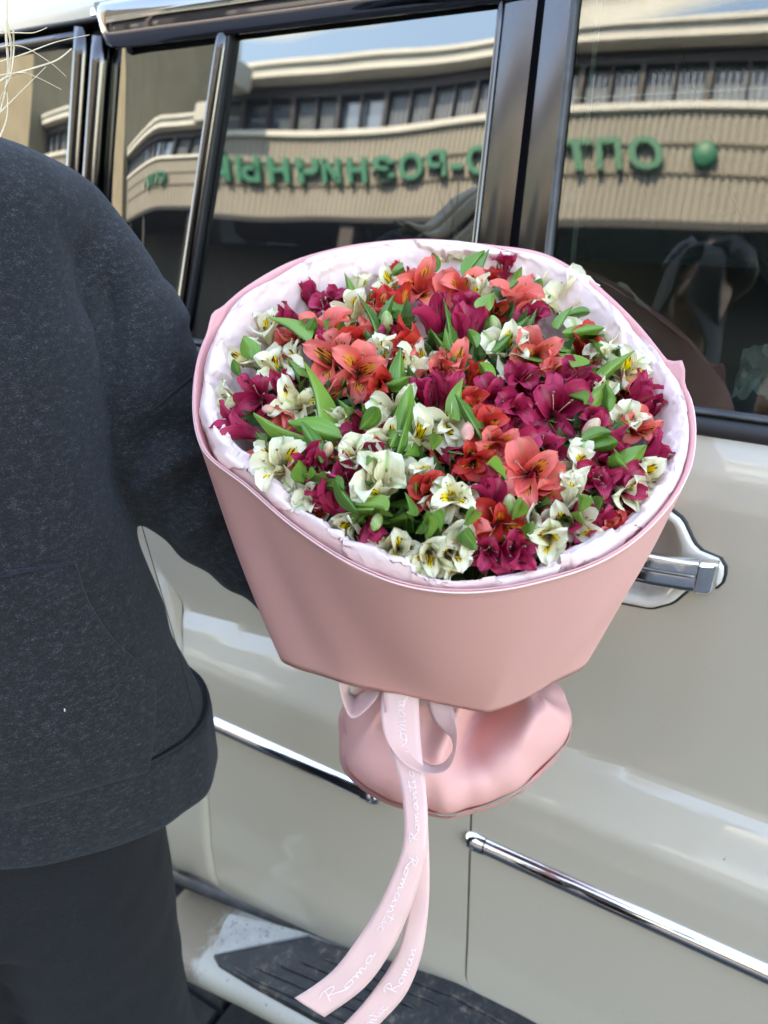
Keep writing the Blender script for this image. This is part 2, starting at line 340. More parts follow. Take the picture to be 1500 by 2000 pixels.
FY = -15.0
def office():
    bl = thing('office_building', (-10, FY, 0), 'beige shop building with green Cyrillic sign and ribbed fascia, reflected in the car windows', 'building')
    m_beige = mottled('beige_ribbed_cladding', (.30, .283, .25), (.345, .325, .29), .6, .8, bs=.05)
    m_cor = mottled('pale_cornice', (.60, .60, .57), (.68, .68, .65), 1.2, .8, bs=.05)
    m_dark = mat('dark_arcade', (.018, .018, .022), .6)
    m_fr = mat('dark_window_frame', (.035, .032, .04), .5)
    m_rail = mat('sign_rail', (.20, .18, .15), .6)
    X0, X1 = -29.0, 14.0
    # ribbed fascia built as real vertical ribs, leaning like the photograph's corrugation
    V = []; F = []; n = 0; z0, z1 = 6.58, 8.42; pitch = .16
    k = int((X1 - X0) / pitch)
    for i in range(k):
        x = X0 + i * pitch
        for a, d in ((0, 0), (.09, 0), (.105, -.035), (.145, -.035)):
            V += [(x + a, FY + d, z0), (x + a, FY + d, z1)]
    for i in range(len(V) // 2 - 1): F.append((2 * i, 2 * i + 1, 2 * i + 3, 2 * i + 2))
    tag(obj('fascia', V, F, m_beige, bl), kind='stuff')
    b = MB(); b.box(X0, X1, FY - 12, FY - .06, 6.58, 8.42); b.build('fascia_backing', m_beige, bl)
    b = MB(); b.box(X0, X1, FY - 2.5, FY + .05, 6.45, 6.58); b.build('soffit', m_dark, bl)
    b = MB(); b.box(X0, X1, FY - .1, FY + .10, 8.42, 8.55); bevel(b.build('sill_ledge', m_cor, bl), .02)
    for z in (7.34, 7.84):
        b = MB(); b.box(X0 + .5, X1 - 1, FY + .01, FY + .05, z, z + .035); b.build('sign_rail', m_rail, bl)
    # deep cornice over the window band
    b = MB(); b.box(X0, X1, FY - .3, FY + .30, 9.62, 9.84); b.box(X0, X1, FY - .2, FY + .40, 9.84, 9.93)
    b.build('cornice', m_cor, bl)
    b = MB(); b.box(X0, X1, FY - 12, FY - .31, 9.62, 9.86); b.build('roof_slab', m_cor, bl)
    b = MB(); b.box(X0, X1, FY - 12, FY - .9, 8.56, 9.60); b.build('upper_storey', m_dark, bl)
    # strip windows of the upper storey
    m_bl = mat('pale_window_blind', (.17, .20, .235), .6)
    m_pn = m_pane
    wn_ = 0; wd = 1.45
    fm = MB()
    fm.box(0, .11, -.2, 0, 8.56, 9.60); fm.box(.11, wd, -.2, 0, 9.36, 9.60); fm.box(.11, wd, -.2, 0, 8.56, 8.64)
    fm.box(.75, .80, -.16, -.02, 8.64, 9.36)
    pm = MB(); pm.box(.11, wd, -.25, -.21, 8.64, 9.36)
    bm = MB()
    for i in range(9): bm.box(.16 + i * .145, .235 + i * .145, -.205, -.17, 8.65, 9.34)
    f0 = p0 = b0 = None
    r = random.Random(5)
    for i in range(30):
        x = X0 + .1 + i * wd
        if x + wd > X1: break
        if f0 is None:
            f0 = obj('window', [(v.x, v.y, v.z) for v in fm.v], fm.f, m_fr, bl, local=True)
            p0 = obj('pane', [(v.x, v.y, v.z) for v in pm.v], pm.f, m_pn, f0, local=True)
            b0 = tag(obj('blind', [(v.x, v.y, v.z) for v in bm.v], bm.f, m_bl, f0, local=True), kind='stuff')
            f = f0
        else:
            f = f0.copy(); COL.objects.link(f); f.parent = bl
            p = p0.copy(); COL.objects.link(p); p.parent = f
            if r.random() < .85: q = b0.copy(); COL.objects.link(q); q.parent = f
        f.location = Vector((x, FY - .15, 0)) - bl.location
    # dark recessed arcade at street level with columns and shop panes
    b = MB(); b.box(X0, X1, FY - 12, FY - 2.4,   .1, 6.45); b.build('ground_floor_wall', m_dark, bl)
    cm = MB(); cm.box(-.22, .22, -.22, .22, .1, 6.45); c0 = None
    mcol = mat('grey_brown_column', (.06, .05, .05), .7)
    sm = MB(); sm.box(-1.6, 1.6, 0, .06, .9, 3.6); s0 = None
    msp = mat('dim_shop_pane', (.05, .055, .07), .15)
    for i in range(8):
        x = X0 + 2 + i * 5.0
        if c0 is None:
            c0 = cm.build('column', mcol, bl, local=True); s0 = sm.build('shop_window', msp, bl, local=True); cc, ss = c0, s0
        else:
            cc = c0.copy(); ss = s0.copy(); COL.objects.link(cc); COL.objects.link(ss); cc.parent = ss.parent = bl
        cc.location = Vector((x, FY - .3, 0)) - bl.location; ss.location = Vector((x + 2.5, FY - 2.38, 0)) - bl.location
    # sign letters, each a solid italic character
    m_let = mat('green_sign_letter', (.012, .17, .10), .45)
    m_let2 = mat('green_sign_letter_side', (.01, .08, .05), .6)
    cu = bpy.data.curves.new('sign', 'FONT'); cu.extrude = .07; cu.offset = .030; cu.shear = .25
    tmp = bpy.data.objects.new('tmp', cu); COL.objects.link(tmp)
    dg = bpy.context.evaluated_depsgraph_get(); cache = {}
    def letter(ch, x, z, w, h):
        if ch not in cache:
            cu.body = ch; dg.update(); me = bpy.data.meshes.new_from_object(tmp.evaluated_get(dg)); cache[ch] = me
        me = cache[ch].copy()
        xs = [v.co.x for v in me.vertices]; ys = [v.co.y for v in me.vertices]
        sx = w / (max(xs) - min(xs)); sy = h / .73; x0 = min(xs)
        for v in me.vertices:
            c = v.co.copy(); v.co = (-(c.x - x0) * sx, c.z + .12, c.y * sy)
        me.flip_normals() if False else None
        me.materials.append(m_let)
        o = bpy.data.objects.new('sign_letter', me); COL.objects.link(o); o.parent = bl
        o.location = Vector((x, FY, z)) - bl.location
    x = -3.35
    for ch in 'ОПТОВО-РОЗНИЧНЫЙ':
        w = .46 if ch == '-' else .82
        letter(ch, x, 7.38, w - .03, .52)
        x -= w + .02
    x = -18.35
    for ch in 'СКЛАД':
        letter(ch, x, 7.38, .40, .48); x -= .48
    for x in (-2.55, -21.5):
        b = MB(); ring = []
        for k, (r_, d) in enumerate(((.0, .18), (.20, .18), (.24, .15), (.24, .04))):
            ring.append([Vector((x + math.cos(a) * max(r_, .001), FY + d, 7.64 + math.sin(a) * max(r_, .001) * .9)) for a in [i * math.pi / 8 for i in range(16)]])
        b.rings(ring, True, False); b.build('sign_dot', m_let, bl, True)
    bpy.data.objects.remove(tmp)
    # box awning unit and air conditioner on the cornice
    b = MB(); b.box(-16.6, -15.1, FY + .45, FY + 1.25, 9.2, 9.75); bevel(b.build('air_conditioner', mat('grey_plastic_housing', (.45, .45, .42), .6), bl), .03)
office()

def more_buildings():
    m_br = mottled('olive_brown_render', (.20, .17, .12), (.25, .215, .155), .8, .9)
    o = thing('brown_building', (-32, FY, 0), 'taller olive brown rendered building beyond the beige one, reflected in the rearmost side window', 'building')
    b = MB(); b.box(-46, -29.1, FY - 12, FY + 1.2, .0, 19); b.build('wall', m_br, o)
    wm = MB(); wm.box(-.6, .6, 0, .05, 0, 1.5); w0 = None
    for i in range(5):
        for j in range(2):
            w = wm.build('window', m_pane, o, local=True) if w0 is None else w0.copy()
            if w0 is None: w0 = w
            else: COL.objects.link(w); w.parent = o
            w.location = Vector((-45 + i * 1.8, FY + 1.21, .9 + j * 2.2)) - o.location
    m_st = mottled('grey_stone_wall', (.30, .29, .27), (.36, .35, .32), .7, .9)
    o = thing('shade_building', (0, 6, 0), 'unseen grey stone building added on the far side of the car to keep the kerb in shade', 'building')  # out of view; added and sized to shade the car and bouquet
    b = MB(); b.box(-30, 30, 6, 16, 0, 11.5); b.build('wall', m_st, o)
    b = MB(); b.box(-30.2, 30.2, 5.7, 16.2, 11.5, 11.9); b.build('cornice', m_st, o)
    w0 = None
    for i in range(19):
        for j in range(3):
            if w0 is None:
                w = w0 = wm.build('window', m_pane, o, local=True)
            else:
                w = w0.copy(); COL.objects.link(w); w.parent = o
            w.location = Vector((-27 + i * 3, 5.93, 1.2 + j * 3.5)) - o.location
more_buildings()

# ============================================================ THE CAR
PROF = [(.22, .715), (.26, .692), (.31, .686), (.38, .692), (.45, .704), (.60, .720), (.70, .731), (.738, .737), (.746, .7405), (.800, .780), (.803, .784), (.8045, .789), (.812, .791), (.9, .796), (1.0, .80),
        (1.1, .803), (1.18, .807), (1.21, .814), (1.235, .825), (1.252, .833), (1.268, .842), (1.70, .918), (1.735, .922), (1.76, .930), (1.80, .96),
        (1.835, 1.02), (1.86, 1.12), (1.875, 1.35), (1.88, 1.68)]
YC = 1.68
def py(z, x=0):
    y = interp(PROF, z)
    if x < -.95 and z > .4: y += .05 * (x + .95) ** 2 * (1.8 if z > 1.27 else .9)
    if x > 1.1: y += .10 * (x - 1.1) ** 2
    return y
def onb(u, v, off=0):
    d = ray(u, v); tt = .9
    for i in range(60):
        z = H + tt * d.z; tt = .5 * tt + .5 * (py(z) + off) / d.y
    p = CP + d * tt; return (p.x, p.z)

car = thing('parked_car', (-.2, YC, 0), 'beige pearl off-road estate car with chrome side mouldings parked at the kerb behind the bouquet', 'car')

ARX, ARR = -1.36, .45           # rear wheel arch
CUPX, CUPZ = -.150, 1.106
CUP = [(.0, .060), (.030, .059), (.052, .048), (.064, .024), (.069, .0), (.066, -.024), (.056, -.044), (.036, -.056), (.0, -.058)]
def cup_in(x, z, k=1.0):
    a = math.atan2(z - CUPZ, abs(x - CUPX)); r = math.hypot(x - CUPX, z - CUPZ)
    pr = polyrad(CUP, a); return r < pr * k
def polyrad(P, a):
    """radius of a half outline (x>=0) seen from the origin at angle a"""
    dx, dz = math.cos(a), math.sin(a)
    for (x0, z0), (x1, z1) in zip(P, P[1:]):
        ex, ez = x1 - x0, z1 - z0; den = dx * ez - dz * ex
        if abs(den) < 1e-9: continue
        r = (x0 * ez - z0 * ex) / den; s = (x0 * dz - z0 * dx) / den
        if r > 0 and -1e-6 <= s <= 1 + 1e-6: return r
    return .06
def zbot(x): return .250 + .19 * (max(min(x, -.1), -.95) + .85)

def panel(name, xl, xr, zb, zt, nx, nz, cup=False, yoff=0):
    """xl(z), xr(z), zb(x), zt(x)"""
    V = []; idx = {}
    for j in range(nz + 1):
        for i in range(nx + 1):
            s = j / nz
            zm = lerp(zb(lerp(xl(.8), xr(.8), i / nx)), zt, s)
            x = lerp(xl(zm), xr(zm), i / nx); z = lerp(zb(x), zt, s)
            y = py(z, x) + yoff
            if cup and cup_in(x, z, 1.04): y += .04
            idx[i, j] = len(V); V.append(Vector((x, y, z)))
    F = [(idx[i, j], idx[i + 1, j], idx[i + 1, j + 1], idx[i, j + 1]) for j in range(nz) for i in range(nx)]
    border = [idx[i, 0] for i in range(nx + 1)] + [idx[nx, j] for j in range(1, nz + 1)] + [idx[i, nz] for i in range(nx - 1, -1, -1)] + [idx[0, j] for j in range(nz - 1, 0, -1)]
    cx = sum(v.x for v in V) / len(V); cz = sum(v.z for v in V) / len(V)
    prev = border
    for d, e in ((.0022, .0012), (.006, .0022), (.022, .0026)):
        nb = []
        for k in border:
            v = V[k]; nb.append(len(V))
            ox = (1 if v.x > cx else -1) * (e if abs((v.x - cx)) > 0 else 0)
            V.append(Vector((v.x + 0, v.y + d, v.z)) + Vector((ox if k in side_set(idx, nx, nz) else 0, 0, 0)))
        n = len(border)
        F += [(prev[k], nb[k], nb[(k + 1) % n], prev[(k + 1) % n]) for k in range(n)]
        prev = nb
    o_ = obj(name, V, F, m_paint, car, True); o_.data.set_sharp_from_angle(angle=math.radians(24)); return o_
_ss = {}
def side_set(idx, nx, nz):
    key = id(idx)
    if key not in _ss: _ss.clear(); _ss[key] = {idx[0, j] for j in range(nz + 1)} | {idx[nx, j] for j in range(nz + 1)}
    return _ss[key]

def xseamB(z):
    x = interp([(.34, -.262), (.42, -.270), (.67, -.288), (1.268, -.330)], z)
    return x + .025 * (1 - sstep(.355, .40, z)) ** 2
def xseamC(z): # rear edge of the rear door, following the wheel arch low down
    return interp([(.25, -.765), (.36, -.778), (.48, -.789), (.60, -.800), (.72, -.83), (.82, -.885), (.90, -.96), (.97, -1.06), (1.02, -1.10), (1.268, -1.125)], z)
def xseamA(z): return interp([(.35, .62), (1.268, .66)], z)
fd = panel('front_door', lambda z: xseamB(z) + .0018, xseamA, zbot, 1.250, 175, 150, True)
rd = panel('rear_door', xseamC, lambda z: xseamB(z) - .0018, zbot, 1.250, 70, 90)
# rear quarter panel with wheel arch cut: grid between the arch and the belt
def quarter():
    V = []; F = []; nx, nz = 60, 44
    for i in range(nx + 1):
        for j in range(nz + 1):
            x, z = lerp(-2.25, -.9, i / nx), 1.0
            for _ in range(25):
                d = abs(x - ARX); lo = .38 + math.sqrt(max(ARR ** 2 - d * d, 0)) if d < ARR else (zbot(x) if x > ARX else .40)
                z = lerp(lo, 1.250, j / nz); x = .5 * x + .5 * lerp(-2.25, xseamC(z) - .0025, i / nx)
            y = py(z, x)
            fl = math.exp(-(((math.hypot(x - ARX, z - .38) - ARR) / .045) ** 2)); y -= .022 * fl * sstep(-.78, -.9, x)
            V.append((x, y, z))
    for i in range(nx):
        for j in range(nz): a = i * (nz + 1) + j; F.append((a, a + nz + 1, a + nz + 2, a + 1))
    o = obj('rear_quarter_panel', V, F, m_paint, car, True)
    md = o.modifiers.new('s', 'SOLIDIFY'); md.thickness = .012; md.offset = -1
quarter()
def fender():
    V = []; F = []; nx, nz = 50, 30; ax = 1.55
    for i in range(nx + 1):
        x = lerp(.67, 2.35, i / nx); d = abs(x - ax)
        lo = .38 + math.sqrt(max(ARR ** 2 - d * d, 0)) if d < ARR else .40
        for j in range(nz + 1):
            z = lerp(lo, 1.235 - .12 * sstep(.7, 2.4, x), j / nz); V.append((x, py(z, x), z))
    for i in range(nx):
        for j in range(nz): a = i * (nz + 1) + j; F.append((a, a + nz + 1, a + nz + 2, a + 1))
    o = obj('front_wing', V, F, m_paint, car, True)
fender()
# dark structure behind the panel gaps
V = []; F = []
zs = [.42, .6, .75, .85, 1.0, 1.2, 1.262]
for x in (-1.15, .68):
    for z in zs: V.append((x, py(z) + .030 + (.05 if z > .45 and z < 1.2 else 0), z))
n = len(zs)
for j in range(n - 1): F.append((j, n + j, n + j + 1, j + 1))
obj('door_shut_backing', V, F, m_gap, car)
# sill under the doors, black lip
b = MB(); ring = []
for x in [i * .1 - .93 for i in range(18)]:
    zb_ = zbot(x); ring.append([Vector((x, y, z)) for y, z in ((.735, zb_ + .01), (.692, zb_ - .001), (.682, zb_ - .010), (.684, zb_ - .030), (.78, zb_ - .045), (.78, zb_ + .01))])
b.rings(ring, True, True); b.build('sill', m_rub2, car, True)
b = MB(); b.box(-2.1, 2.2, .80, 2.5, .30, .42); b.build('underbody', m_gap, car)

# running board: cap, tread, lip
def board():
    def bz(x): return .268 + .25 * (max(min(x, -.25), -.95) + .70)
    def ob(u, v):
        d = ray(u, v); tt = 1.0
        for _ in range(40):
            q = CP + d * tt; tt = .5 * tt + .5 * (bz(q.x) - H) / d.z
        q = CP + d * tt; return (q.x, q.y)
    lipL = [ob(338, 1868), ob(420, 1905), ob(490, 1938), ob(590, 1990)]
    y0 = interp(sorted(lipL), -.42)
    def secs(x, yo, yi): return [Vector((x, y, bz(x) + z)) for y, z in ((yi, -.004), (yo + .030, -.004), (yo + .012, -.006), (yo + .003, -.014), (yo, -.026), (yo + .004, -.045), (yo + .02, -.058), (yi - .02, -.07), (yi, -.04))]
    b = MB(); rg = []
    for x in (-.86, -.84, -.81, -.77, -.73, -.68, -.6, -.5, -.4, -.3, 0, .3, .55):
        yo = interp(sorted(lipL), x) + .05 * (1 - sstep(-.86, -.76, x)) - .008; rg.append(secs(x, yo, .70))
    b.rings(rg, True, True); b.build('running_board', m_paintdirty, car, True)
    P = [ob(*p) for p in ((419, 1869), (426, 1840), (437, 1808), (449, 1790), (520, 1806), (607, 1830), (520, 1848))]
    b = MB(); b.prism([Vector((x, y, bz(x) + .009)) for x, y in P], (0, 0, -.02)); o = b.build('end_cap', m_speck, car); bevel(o, .002)
    up = [ob(419, 1869), ob(520, 1849), ob(607, 1831), (-.30, .695), (.5, .695)]
    lo = [ob(419, 1871), ob(427, 1886), ob(496, 1928), ob(613, 1992)]; lo.append((.5, lo[-1][1]))
    b = MB(); b.prism([Vector((x, y, bz(x) + .006)) for x, y in lo + up[::-1][:-1]], (0, 0, -.02)) if False else None
    xs = sorted({q[0] for q in up + lo} | {-.28 + .1 * k for k in range(8)}); V = []; F = []
    for x in xs:
        l, u_ = interp(sorted(lo), x), interp(sorted(up), x); u_ = max(u_, l + .001)
        for k, (f, dz) in enumerate(((0, -.004), (.02, .004), (.98, .004), (1, -.004))): V.append((x, lerp(l, u_, f), bz(x) + dz))
    for i in range(len(xs) - 1):
        for k in range(3): F.append((4 * i + k, 4 * i + 4 + k, 4 * i + 5 + k, 4 * i + 1 + k))
    obj('tread', V, F, m_mat, car)
    for k in range(6):
        y = interp(sorted(lo), -.40) + .016 + k * .019; x0 = up[0][0] + .05 + k * .034
        L = [(x0 + q, max(y, interp(sorted(lo), x0 + q) + .008), bz(x0 + q) + .0055) for q in (0, .01, .05, .1, .2, .4, .8)]
        b = MB(); b.tube(L, [.001] + [.0024] * 6, 6); b.build('tread_rib', m_mat, car, True)
board()

def wheel(name, x, y):
    w = thing(name, (0, 0, 0), None, None); w.parent = car; w.location = Vector((x, y, .38)) - car.location
    b = MB(); rg = []
    for a in range(40):
        c, s_ = math.cos(a * math.pi / 20), math.sin(a * math.pi / 20)
        rg.append([Vector((x + c * r, y + d, .38 + s_ * r)) for r, d in ((.22, -.10), (.30, -.125), (.355, -.115), (.375, -.09), (.378, 0), (.375, .09), (.355, .115), (.22, .10))])
    b.rings(rg + [rg[0]], True); b.build('tyre', m_tyre, w, True)
    b = MB(); b.rings([[Vector((x + math.cos(a * math.pi / 16) * r, y + d, .38 + math.sin(a * math.pi / 16) * r)) for a in range(32)] for r, d in ((.225, -.105), (.21, -.10), (.20, -.05), (.06, -.06), (.05, -.08), (.001, -.082))])
    b.build('rim', m_rim, w, True)
    for k in range(6):
        a = k * math.pi / 3; b = MB(); M = Matrix.Translation((x, y - .065, .38)) @ Matrix.Rotation(a, 4, 'Y'); b.box(.04, .205, -.03, .02, -.025, .025, M); bevel(b.build('spoke', m_rim, w), .006)
for nm, x in (('wheel', ARX), ('wheel', 1.55)):
    wheel(nm, x, .86); wheel(nm, x, 2.50)

# chrome side mouldings with end caps
def moulding(x0, x1, cap_right):
    def sec(x, r): 
        z0 = .644; y0 = py(z0, x)
        return [Vector((x, y0 + .001 - math.sin(a) * r * .95, z0 + math.cos(a) * r)) for a in [i * math.pi / 10 for i in range(11)]]
    par = MB(); n = 24
    par.rings([sec(lerp(x0, x1, i / n), .0135) for i in range(n + 1)], False); mo = par.build('side_moulding', m_chrome, car, True)
    for xc, sgn in ((x0, -1), (x1, 1)):
        b = MB(); b.rings([sec(xc + sgn * d, r) for d, r in ((-.012, .0152), (.0, .0155), (.010, .0145), (.016, .011), (.0185, .005), (.019, .0005))], False)
        b.build('moulding_cap', m_chrome, mo, True)
        b = MB(); b.rings([sec(xc - sgn * .0125, .0139), sec(xc - sgn * .0135, .0139)], False); b.build('cap_joint', m_gap, mo)
moulding(-.275, .58, True); moulding(-.78, -.452, True)

# door handle
def handle():
    N = 72
    OUT = [(.0, .066), (.034, .064), (.056, .052), (.070, .030), (.077, .022), (.099, .018), (.106, .013), (.108, .0), (.107, -.013), (.100, -.020), (.076, -.026), (.062, -.048), (.040, -.062), (.0, -.065)]
    def R(P, k, dy, add=0):
        out = []
        for i in range(N):
            a = 2 * math.pi * i / N; ah = math.atan2(math.sin(a), abs(math.cos(a))); r = polyrad(P, ah) * k + add
            x = CUPX + math.cos(a) * r; z = CUPZ + math.sin(a) * r; out.append(Vector((x, interp(PROF, z) + dy, z)))
        return out
    b = MB(); b.rings([R(OUT, 1, .001, .0042), R(OUT, 1, -.0025, .004), R(OUT, 1, -.003, .0005), R(OUT, 1, .001, 0)]); b.build('handle_gasket', m_rub, fd, True)
    b = MB(); b.rings([R(OUT, 1, .001, .0012), R(OUT, 1, -.005, .0004), R(OUT, 1, -.0075, -.003), R(CUP, 1, -.0065, -.002), R(CUP, .97, .0, -.003), R(CUP, .90, .016), R(CUP, .78, .028), R(CUP, .55, .034), R(CUP, .02, .036)])
    b.build('handle_cup', mat('cup_highlight_paint', (.66, .63, .57), .3, 0, **{'Coat Weight': 1.0}), fd, True)  # paint lightened for the light its curved bowl catches
    # the pull: a flat-faced bar, tapered ends
    b = MB(); rg = []
    for x, k, o in ((-.256, .5, .010), (-.252, .82, .003), (-.245, 1, -.004), (-.225, 1, -.015), (-.19, 1, -.021), (-.15, 1, -.023), (-.11, 1, -.021), (-.075, 1, -.015), (-.066, 1, -.012)):
        z0 = 1.104; y0 = .803 + o - .006
        rg.append([Vector((x, y0 + a * k, z0 + c * k)) for a, c in ((-.002, .0195), (-.006, .0175), (-.0078, .005), (-.0045, 0), (-.0065, -.010), (-.004, -.0175), (.004, -.0195), (.010, -.014), (.010, .014), (.004, .0195))])
    b.rings(rg, True, True); h = b.build('door_handle', m_chrome, fd); bevel(h, .0012, 2)
    b = MB(); rg = []
    for x, k, o in ((-.0655, .99, -.013), (-.064, 1.02, -.013), (-.052, 1.02, -.008), (-.048, .93, -.004), (-.046, .6, .002)):
        rg.append([Vector((x, .797 + o + a * k, 1.104 + c * k)) for a, c in ((-.004, .0195), (-.007, .016), (-.007, -.015), (-.004, -.0195), (.006, -.0195), (.006, .0195))])
    b.rings(rg, True, True); bevel(b.build('handle_end', m_chrome, fd), .0015, 2)
handle()

# ---- glasshouse
def gy(z, x): return py(z, x)
def sheet(name, poly, m, off, parent=car, nx=24, nz=10, mod=None):
    """poly = (xl0, xr0, z0, xl1, xr1, z1) on the leaned side plane"""
    xl0, xr0, z0, xl1, xr1, z1 = poly; V = []; F = []
    for j in range(nz + 1):
        s = j / nz; z = lerp(z0, z1, s)
        for i in range(nx + 1):
            x = lerp(lerp(xl0, xl1, s), lerp(xr0, xr1, s), i / nx); y = gy(z, x) + off
            if mod: y += mod(x, z)
            V.append((x, y, z))
    for j in range(nz):
        for i in range(nx): a = j * (nx + 1) + i; F.append((a, a + 1, a + nx + 2, a + nx + 1))
    return obj(name, V, F, m, parent, True)
def bar(name, x0, z0, x1, z1, w, m, proud=.004, depth=.02, off=0, parent=car, round_=.35):
    """an upright or lengthwise strip on the side plane"""
    b = MB(); rg = []
    d = Vector((x1 - x0, z1 - z0)).normalized(); nrm = Vector((-d.y, d.x))
    n = 12
    for i in range(n + 1):
        s = i / n; x, z = lerp(x0, x1, s), lerp(z0, z1, s); r = []
        for a, o in ((-.5, depth), (-.5, -proud * .1), (-.5 + round_ * .5, -proud), (.5 - round_ * .5, -proud), (.5, -proud * .1), (.5, depth)):
            xx = x + nrm.x * w * a; zz = z + nrm.y * w * a; r.append(Vector((xx, gy(zz, xx) + off + o, zz)))
        rg.append(r)
    b.rings(rg, True, True); return b.build(name, m, parent, True)
ZB, ZT = 1.272, 1.690
LB = lambda z: interp([(1.268, -.334), (1.70, -.342)], z)            # seam at the centre pillar
# glass
gw = lambda x, z: .0016 * math.sin(x * 7 + 1) + .002 * math.sin((z - 1.3) * 7)
sheet('window_glass', (-.284, .60, ZB - .01, -.300, .30, 1.73), m_glass, .006, fd, 30, 12, gw)
sheet('window_glass', (-.855, -.382, ZB - .01, -.776, -.382, 1.728), m_priv, .006, rd, 30, 12, gw)
sheet('vent_glass', (-1.095, -.875, ZB - .01, -1.030, -.795, 1.728), m_priv, .006, rd, 20, 12, lambda x, z: .10 * max(0, -.93 - x) ** 2 * 6 + .02 * max(0, z - 1.52))
sheet('quarter_glass', (-2.02, -1.16, ZB - .01, -1.85, -1.105, ZT + .01), m_priv, .006, car, 30, 12, lambda x, z: .0)
# pillars and frames
sheet('pillar_trim', (-.328, -.288, 1.268, -.338, -.304, 1.70), m_smoke, .000, fd, 6, 12, lambda x, z: -.003 * math.cos((x + .31) * 60))
bar('frame_edge', -.290, 1.28, -.305, 1.695, .008, m_rub2, .004, parent=fd)
sheet('pillar_trim', (-.384, -.341, 1.268, -.384, -.346, 1.70), m_smoke, .000, rd, 6, 12, lambda x, z: -.003 * math.cos((x + .365) * 60))
bar('frame_edge', -.386, 1.28, -.388, 1.695, .007, m_smoke, .005, parent=rd)
sheet('door_shut_backing', (-.36, -.31, 1.262, -.36, -.32, 1.70), m_gap, .022)
bar('window_divider', -.873, 1.285, -.795, 1.700, .022, m_smoke, .006, parent=rd, round_=.5)
bar('window_divider_seal', -.860, 1.285, -.782, 1.700, .005, m_rub, .003, parent=rd)
bar('rear_frame', -1.112, 1.275, -1.050, 1.700, .030, m_smoke, .006, parent=rd, round_=.6)
bar('quarter_frame', -1.155, 1.275, -1.090, 1.715, .030, m_smoke, .006, round_=.6)
sheet('door_shut_backing', (-1.15, -1.11, 1.262, -1.09, -1.05, 1.71), m_gap, .014)
# belt seals
for (xa, xb, p) in ((-.325, .60, fd), (-1.115, -.345, rd), (-2.05, -1.135, car)):
    b = bar('belt_seal', xa, 1.259, xb, 1.259, .022, m_rub, .007, parent=p)
    bar('belt_chrome', xa, 1.272, xb, 1.272, .005, m_rub2, .009, parent=p)
# top frames
bar('top_frame', -.322, 1.735, .32, 1.735, .020, m_gloss, .005, parent=fd)
bar('top_frame', -1.06, 1.732, -.345, 1.732, .014, m_gloss, .003, parent=rd)
bar('quarter_top_frame', -1.86, 1.702, -1.09, 1.702, .018, m_smoke, .005)
# mirror-finished wind deflector above the rear door glass
def visor(x0, x1, par, name='wind_deflector'):
    b = MB(); n = 40; rg = []
    for i in range(n + 1):
        x = lerp(x0, x1, i / n); e = min(1, (x - x0) / .035); e = math.sqrt(max(0, 1 - (1 - e) ** 2))
        wv = .0009 * math.sin(x * 15) + .0003 * math.sin(x * 37 + 1)
        r = []
        for a, (yo, z) in enumerate(((.004, 1.742), (-.006, 1.740), (-.011, 1.731), (-.0135, 1.716), (-.0135, 1.702), (-.011, 1.690), (-.0065, 1.680), (-.004, 1.679), (-.004, 1.70), (.0, 1.735))):
            zz = lerp(1.742, z, lerp(.25, 1, e)); r.append(Vector((x, gy(1.69, x) + yo * lerp(.4, 1, e) + wv * (a > 1), zz)))
        rg.append(r)
    b.rings(rg, True, True); return b.build(name, m_vis, par, True)
m_vis = mat('mirror_finish_deflector', (.24, .24, .26), .04, 1.0)
visor(-1.042, -.352, rd)
# roof and its edge
def roof():
    V = []; F = []; zs = [1.722, 1.735, 1.745, 1.76, 1.78, 1.80, 1.82, 1.835, 1.85, 1.86, 1.87, 1.875, 1.88]
    secs = [(z, interp(PROF, z)) for z in zs]; secs = secs + [(z, 2 * YC - y) for z, y in reversed(secs[:-1])]
    xs = [-2.2, -2.1, -1.9, -1.5, -1.0, -.5, 0, .3, .45]
    for x in xs:
        for z, y in secs:
            e = py(1.7, x) - py(1.7); yy = y + e * (1 if y < YC else -1); V.append((x, yy, z - .03 * sstep(-1.9, -2.2, x) - .05 * sstep(.1, .45, x) * (z > 1.76)))
    n = len(secs)
    for i in range(len(xs) - 1):
        for j in range(n - 1): F.append((i * n + j, (i + 1) * n + j, (i + 1) * n + j + 1, i * n + j + 1))
    m_roof = m_paint
    obj('roof', V, F, m_roof, car, True)
    bar('drip_rail', -2.0, 1.722, .35, 1.722, .008, m_rub, .006)
roof()
